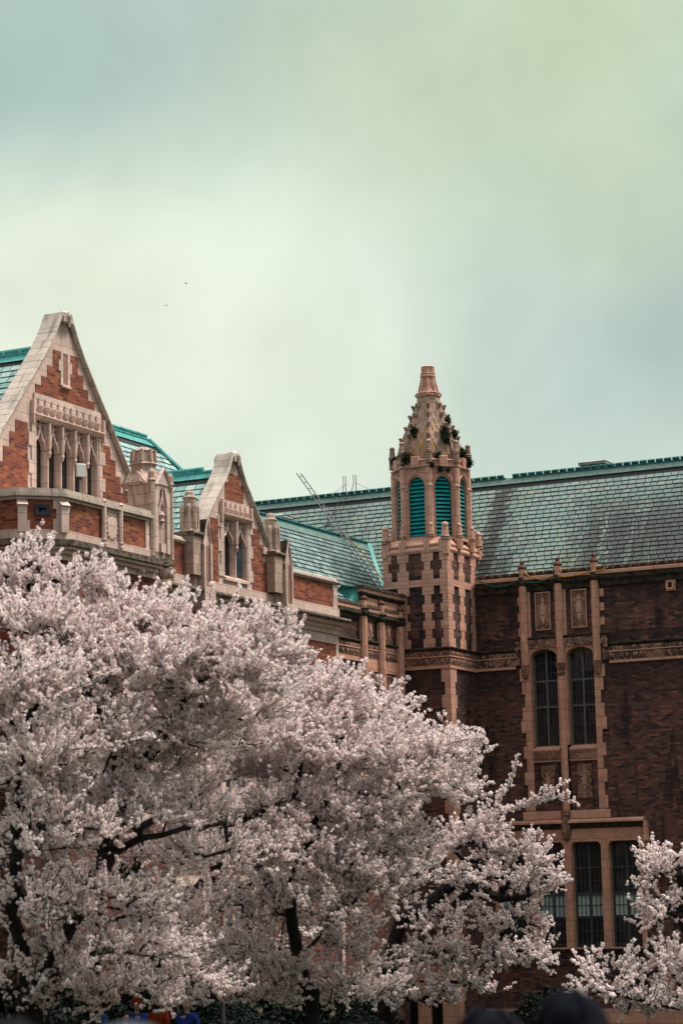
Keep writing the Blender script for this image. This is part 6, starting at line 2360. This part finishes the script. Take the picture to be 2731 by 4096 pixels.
c_[:, 2] = np.array([ground_z(dist_cam(a, b)) for a, b in c_[:, :2]]) + hh * np.clip(edge_ * 2.2, .05, 1) ** .5 * g_.uniform(.12, 1.0, n_) ** .5
v_ = g_.normal(size=(n_, 3)); v_ /= np.linalg.norm(v_, axis=1)[:, None]
u_ = np.cross(v_, g_.normal(size=(n_, 3))); u_ /= np.linalg.norm(u_, axis=1)[:, None]
w_ = np.cross(v_, u_)
s_ = g_.uniform(.05, .10, n_)[:, None]
V_ = np.stack([c_ - u_ * s_ * 1.5, c_ + w_ * s_ * .7, c_ + u_ * s_ * 1.5, c_ - w_ * s_ * .7], 1).reshape(-1, 3)
me = bpy.data.meshes.new('foliage')
me.from_pydata(V_.tolist(), [], np.arange(n_ * 4).reshape(n_, 4).tolist())
link('foliage', me, LEAF, t)
m = MB(ed=(0, 1, 0))
for k in range(40):
    y_ = 38.3 + k * .7
    z_ = ground_z(dist_cam(-32.2, y_))
    m.tube([(-32.2, y_, z_ - .05), (-32.15, y_ + .1, z_ + 1.1)], [.05, .02], 5)
m.build('stem', BARK, t)
shrub(-31.6, 41.0, 1.8, 1.0, 'dark shrub at far left behind the spreading cherry trunk')
shrub(-22.9, 56.0, 1.6, .8, 'dark shrub under the right-hand cherry by the hall wall')

pz = ground_z(dist_cam(-26.27, 46.07))
t = thing('post', 'thin grey metal post on the lawn behind the people', 'post', (-26.27, 46.07, pz))
m = MB((-26.27, 46.07, 0), (1, 0, 0), (0, 1, 0))
m.lathe(0, 0, [(.11, pz - .05), (.11, pz + .12), (.05, pz + .16), (.045, pz + 1.95)], 10)
m.build('pole', METAL_D, t)
m = MB((-26.27, 46.07, 0), (1, 0, 0), (0, 1, 0))
m.lathe(0, 0, [(.06, pz + 1.951), (.09, pz + 1.98), (.07, pz + 2.06), (.02, pz + 2.12)], 10)
m.build('cap', METAL_D, t)

# ================================================================== people
def cloth(name, c1, c2):
    return plain_mat(name, c1, c2, 9.0, 0.95, 0.6, 0.04)
SKINM = plain_mat('skin', (0.36, 0.20, 0.14), (0.44, 0.26, 0.19), 12.0, 0.6, 0.05)
HAIR_D = plain_mat('black_hair', (0.004, 0.0035, 0.004), (0.010, 0.008, 0.008), 40.0, 0.8, 0.6, 0.06)
HAIR_B = plain_mat('blond_hair', (0.30, 0.19, 0.09), (0.42, 0.29, 0.15), 30.0, 0.5, 0.4)
NAVY = cloth('dark_navy_cloth', (0.004, 0.005, 0.009), (0.010, 0.011, 0.018))
BLUE = cloth('royal_blue_cloth', (0.012, 0.026, 0.14), (0.022, 0.05, 0.24))
LBLUE = cloth('sky_blue_cloth', (0.02, 0.045, 0.13), (0.035, 0.08, 0.20))
ORANGE = cloth('rust_orange_cloth', (0.16, 0.022, 0.010), (0.28, 0.045, 0.016))
GREY = cloth('grey_blue_cloth', (0.09, 0.11, 0.14), (0.15, 0.17, 0.20))
JEANS = cloth('dark_jeans', (0.015, 0.02, 0.04), (0.03, 0.035, 0.06))
WHITEC = cloth('white_scarf_cloth', (0.5, 0.46, 0.42), (0.62, 0.58, 0.54))


def skinned(name, verts, edges, radii, root, material, parent, sub=2):
    me = bpy.data.meshes.new(name)
    me.from_pydata(verts, edges, [])
    o = bpy.data.objects.new(name, me)
    COL.objects.link(o)
    o.modifiers.new('skin', 'SKIN').use_smooth_shade = True
    sv = me.skin_vertices[0].data
    for i, r in enumerate(radii):
        r = r if hasattr(r, '__len__') else (r, r)
        sv[i].radius = r
        sv[i].use_root = (i == root)
    s = o.modifiers.new('smooth', 'SUBSURF')
    s.levels = sub
    s.render_levels = sub
    dg = bpy.context.evaluated_depsgraph_get()
    m2 = bpy.data.meshes.new_from_object(o.evaluated_get(dg))
    m2.name = name
    COL.objects.unlink(o)
    bpy.data.objects.remove(o)
    m2.materials.clear()
    m2.materials.append(material)
    for p in m2.polygons:
        p.use_smooth = True
    o = bpy.data.objects.new(name, m2)
    COL.objects.link(o)
    o.parent = parent
    return o


def person(x, y, h, face, label, jacket, trousers, hair, arms=((-.02, .10), (-.02, .10)), hat=None, hood=False, scarf=None, lean=0.0):
    gz = ground_z(dist_cam(x, y))
    t = thing('person', label, 'person', (x, y, gz))
    t.rotation_euler = (0, 0, face)
    k = h / 1.76
    t.scale = (k, k, k)
    V, E, Rr = [], [], []
    def add(p, r, prev=None):
        V.append(p); Rr.append(r)
        if prev is not None:
            E.append((prev, len(V) - 1))
        return len(V) - 1
    pel = add((0, 0, .94), (.155, .11))
    sp1 = add((0, lean * .3, 1.12), (.135, .10), pel)
    sp2 = add((0, lean * .6, 1.32), (.165, .11), sp1)
    nk = add((0, lean, 1.47), .055, sp2)
    n2 = add((0, lean + .01, 1.54), .052, nk)
    h1 = add((0, lean + .035, 1.60), (.066, .078), n2)
    h2 = add((0, lean + .02, 1.67), (.076, .094), h1)
    h3 = add((0, lean + .015, 1.73), (.060, .072), h2)
    nose = add((0, lean + .125, 1.645), .016, h2)
    for sg in (-1, 1):
        add((sg * .082, lean + .01, 1.645), .018, h2)                  # ears
    arm_nodes, leg_nodes = [], []
    for sg, (ey, wz) in zip((-1, 1), arms):
        sh = add((sg * .185, lean * .8, 1.395), .062, sp2)
        el = add((sg * .245, ey + lean * .5, 1.13), .045, sh)
        wr = add((sg * (.235 if wz < .3 else .12), ey + .12 + lean * .4 + wz, .90 + wz * .9), .030, el)
        pa = add((sg * (.232 if wz < .3 else .09), ey + .15 + lean * .4 + wz, .835 + wz * 1.05), (.038, .018), wr)
        arm_nodes.append((sh, el, wr))
        for fi, (dx, L) in enumerate(((-.028, .075), (-.010, .088), (.010, .082), (.028, .066))):
            f1 = add((V[pa][0] + dx, V[pa][1] + .012, V[pa][2] - L * .5), .0088, pa)
            add((V[pa][0] + dx, V[pa][1] + .028, V[pa][2] - L), .008, f1)
        th = add((V[wr][0] - sg * .030, V[wr][1] + .03, V[wr][2] - .035), .0095, wr)
        add((V[th][0] - sg * .006, V[th][1] + .02, V[th][2] - .045), .0085, th)
    for sg in (-1, 1):
        hp = add((sg * .095, 0, .86), .088, pel)
        kn = add((sg * .11, .02, .48), .058, hp)
        an = add((sg * .11, -.02, .085), .040, kn)
        add((sg * .12, .13, .035), .036, an)
        leg_nodes.append((hp, kn, an))
    skinned('body', V, E, Rr, 0, SKINM, t)
    # eyes and mouth of the face, eyebrows
    # jacket over torso and arms
    JV = [V[i] for i in (pel, sp1, sp2, nk)]
    JV[0] = (0, 0, .86)
    JE = [(0, 1), (1, 2), (2, 3)]
    JR = [(.185, .145), (.170, .135), (.195, .140), .085]
    for sh, el, wr in arm_nodes:
        b = len(JV)
        JV += [V[sh], V[el], V[wr]]
        JR += [.088, .064, .050]
        JE += [(2, b), (b, b + 1), (b + 1, b + 2)]
    skinned('jacket', JV, JE, JR, 0, jacket, t)
    TV_ = [(0, 0, .92)]
    TE, TRr = [], [(.165, .125)]
    for hp, kn, an in leg_nodes:
        b = len(TV_)
        TV_ += [V[hp], V[kn], V[an]]
        TRr += [.102, .072, .056]
        TE += [(0, b), (b, b + 1), (b + 1, b + 2)]
    skinned('trousers', TV_, TE, TRr, 0, trousers, t)
    def local(nm, mb, mat, smooth=True):
        me = bpy.data.meshes.new(nm)
        me.from_pydata([tuple(v) for v in mb.v], [], mb.f)
        for p in me.polygons:
            p.use_smooth = smooth
        me.materials.append(mat)
        o = bpy.data.objects.new(nm, me)
        COL.objects.link(o)
        o.parent = t
    m = MB(ed=(0, 1, 0))
    if hood:
        m.ball((0, lean - .015, 1.655), (.132, .15, .150), 16, 12)
        m.ball((.02, lean - .10, 1.60), (.10, .10, .13), 14, 8)
        m.ball((0, lean - .08, 1.485), (.20, .13, .085), 14, 8)
        m.tube([(.125 * cos(a * pi / 10 - .2), lean + .085, 1.655 + .14 * sin(a * pi / 10 - .2)) for a in range(12)], .022, 6)
        m.tube([(0, lean - .16 * cos(a * .28), 1.66 + .155 * sin(a * .28)) for a in range(6)], .012, 5)
        for k_ in range(5):
            m.tube([(-.17 + .02 * k_, lean - .05, 1.47 - .045 * k_), (0, lean - .16, 1.455 - .045 * k_), (.17 - .02 * k_, lean - .05, 1.47 - .045 * k_)], .03, 6)
        local('hood', m, jacket)
    else:
        m.ball((0, lean - .012, 1.688), (.098, .112, .098), 14, 10)
        m.ball((0, lean - .055, 1.62), (.085, .06, .10), 12, 8)
        local('hair', m, hair)
    if hat is not None:
        m = MB(ed=(0, 1, 0))
        m.lathe(0, lean, [(.112, 1.685), (.115, 1.73), (.10, 1.79), (.06, 1.825), (.012, 1.835)], 16)
        m.lathe(0, lean, [(.118, 1.67), (.122, 1.685), (.122, 1.715), (.112, 1.72)], 16)
        local('hat', m, hat)
    if scarf is not None:
        m = MB(ed=(0, 1, 0))
        m.lathe(0, lean, [(.07, 1.42), (.125, 1.44), (.135, 1.48), (.11, 1.52), (.07, 1.52)], 14)
        local('scarf', m, scarf)
    return t

FC = radians(180 + 26.7)        # facing the photographer
person(-27.51, 43.20, 1.68, FC - 1.2, 'dark-haired person in a sky blue jacket, leftmost of the group under the cherry', LBLUE, JEANS, HAIR_D)
person(-26.75, 42.90, 1.42, FC + .6, 'small child in a blue coat between the orange hat and the leftmost person', BLUE, JEANS, HAIR_D)
person(-27.13, 43.97, 1.66, FC + .3, 'person in a bright orange knit hat and blue coat under the cherry', BLUE, JEANS, HAIR_D, hat=ORANGE)
person(-26.45, 43.73, 1.70, FC + 2.6, 'black-haired person in a rust orange jacket with a white collar', ORANGE, JEANS, HAIR_D, scarf=WHITEC)
person(-25.67, 43.56, 1.66, FC - .4, 'blond woman in a royal blue jacket, rightmost of the group', BLUE, JEANS, HAIR_B, arms=((-.04, .25), (-.02, .12)))
person(-3.57, 9.04, 1.725, FC + pi + .2, 'person seen from behind in a dark navy hood close to the camera, bottom right', NAVY, JEANS, HAIR_D, hood=True)
person(-3.62, 8.44, 1.665, FC + pi + .5, 'person in a dark navy jacket and hood left of the other hooded head', NAVY, JEANS, HAIR_D, hood=True, lean=.06)
person(-2.97, 4.78, 1.66, FC + pi - .2, 'person in a grey blue knit hat right before the camera at lower left', GREY, JEANS, HAIR_D, hat=GREY)
person(-4.66, 6.78, 1.705, FC + pi, 'black-haired person in a dark jacket at the lower left corner', NAVY, JEANS, HAIR_D)

# ================================================================== birds far up
FEATHER = plain_mat('dark_feathers', (0.03, 0.03, 0.035), (0.06, 0.06, 0.065), 10.0)
def bird(p, label, a):
    m = MB((p[0], p[1], p[2]), (cos(a), sin(a), 0), (-sin(a), cos(a), 0))
    m.ball((0, 0, 0), (.10, .035, .035), 10, 8)
    m.ball((.11, 0, .015), (.035, .03, .03), 8, 6)
    m.add([(-.09, -.015, 0), (-.09, .015, 0), (-.19, .04, .01), (-.19, -.04, .01)], [(0, 1, 2, 3)])
    for sg in (-1, 1):
        m.add([(.05, sg * .02, .015), (-.04, sg * .02, .015), (-.04, sg * .14, .08), (.04, sg * .14, .085), (-.07, sg * .27, .04)], [(0, 1, 2, 3), (3, 2, 4)])
    tag(m.build('bird', FEATHER), label, 'bird', 'birds in the sky')
bird((-122.99, 210.05, 63.77), 'tiny dark bird in the pale sky, the upper and right one of two', .6)
bird((-130.02, 217.81, 64.03), 'tiny dark bird in the pale sky, the lower and left one of two', 1.4)

# ------------------------------------------------------------------ parts that stand apart become objects of their own
PATTERN = ('foliage', 'crown', 'branches', 'trunk', 'slate', 'ridge_cap', 'lattice', 'copper', 'lead_came', 'glazing_bar', 'frame', 'rung', 'stile', 'belt', 'blocking', 'louver',
           'carved_curls', 'hair', 'body', 'jacket', 'trousers', 'hat', 'hood', 'scarf', 'stem', 'brick_chevron', 'housing', 'hood_mould', 'finial_rib', 'weed')


def split_apart(o):
    me = o.data
    nv = len(me.vertices)
    if nv == 0 or nv > 9000:
        return
    co = np.empty(nv * 3, dtype=np.float32)
    me.vertices.foreach_get('co', co)
    co = co.reshape(-1, 3)
    root = list(range(nv))
    def find(i):
        while root[i] != i:
            root[i] = root[root[i]]
            i = root[i]
        return i
    for e in me.edges:
        a, b = find(e.vertices[0]), find(e.vertices[1])
        if a != b:
            root[a] = b
    ids, isl = np.unique([find(i) for i in range(nv)], return_inverse=True)
    k = len(ids)
    if k < 2 or k > 700:
        return
    lo = np.full((k, 3), np.inf); hi = np.full((k, 3), -np.inf)
    np.minimum.at(lo, isl, co); np.maximum.at(hi, isl, co)
    size = (hi - lo).max(1)
    gap = np.maximum(0, np.maximum(lo[:, None] - hi[None], lo[None] - hi[:, None]))
    near = np.sqrt((gap ** 2).sum(2)) <= np.maximum(.02, .5 * np.maximum(size[:, None], size[None]))
    comp = list(range(k))
    def fc(i):
        while comp[i] != i:
            comp[i] = comp[comp[i]]
            i = comp[i]
        return i
    for a, b in zip(*np.nonzero(np.triu(near, 1))):
        ra, rb = fc(a), fc(b)
        if ra != rb:
            comp[ra] = rb
    pid, piece = np.unique([fc(i) for i in range(k)], return_inverse=True)
    if len(pid) < 2 or len(pid) > 60:
        return
    vp = piece[isl]
    faces = [tuple(p.vertices) for p in me.polygons]
    smooth = len(me.polygons) and me.polygons[0].use_smooth
    for q in range(len(pid)):
        sel = np.nonzero(vp == q)[0]
        new = {int(v): i for i, v in enumerate(sel)}
        m2 = bpy.data.meshes.new(me.name)
        m2.from_pydata(co[sel].tolist(), [], [tuple(new[v] for v in f) for f in faces if f[0] in new])
        for mt in me.materials:
            m2.materials.append(mt)
        if smooth:
            m2.polygons.foreach_set('use_smooth', [True] * len(m2.polygons))
        if q == 0:
            o.data = m2
        else:
            c = o.copy()
            c.data = m2
            COL.objects.link(c)


for o in list(COL.objects):
    if o.type == 'MESH' and o.parent is not None and not any(w in o.name for w in PATTERN):
        split_apart(o)
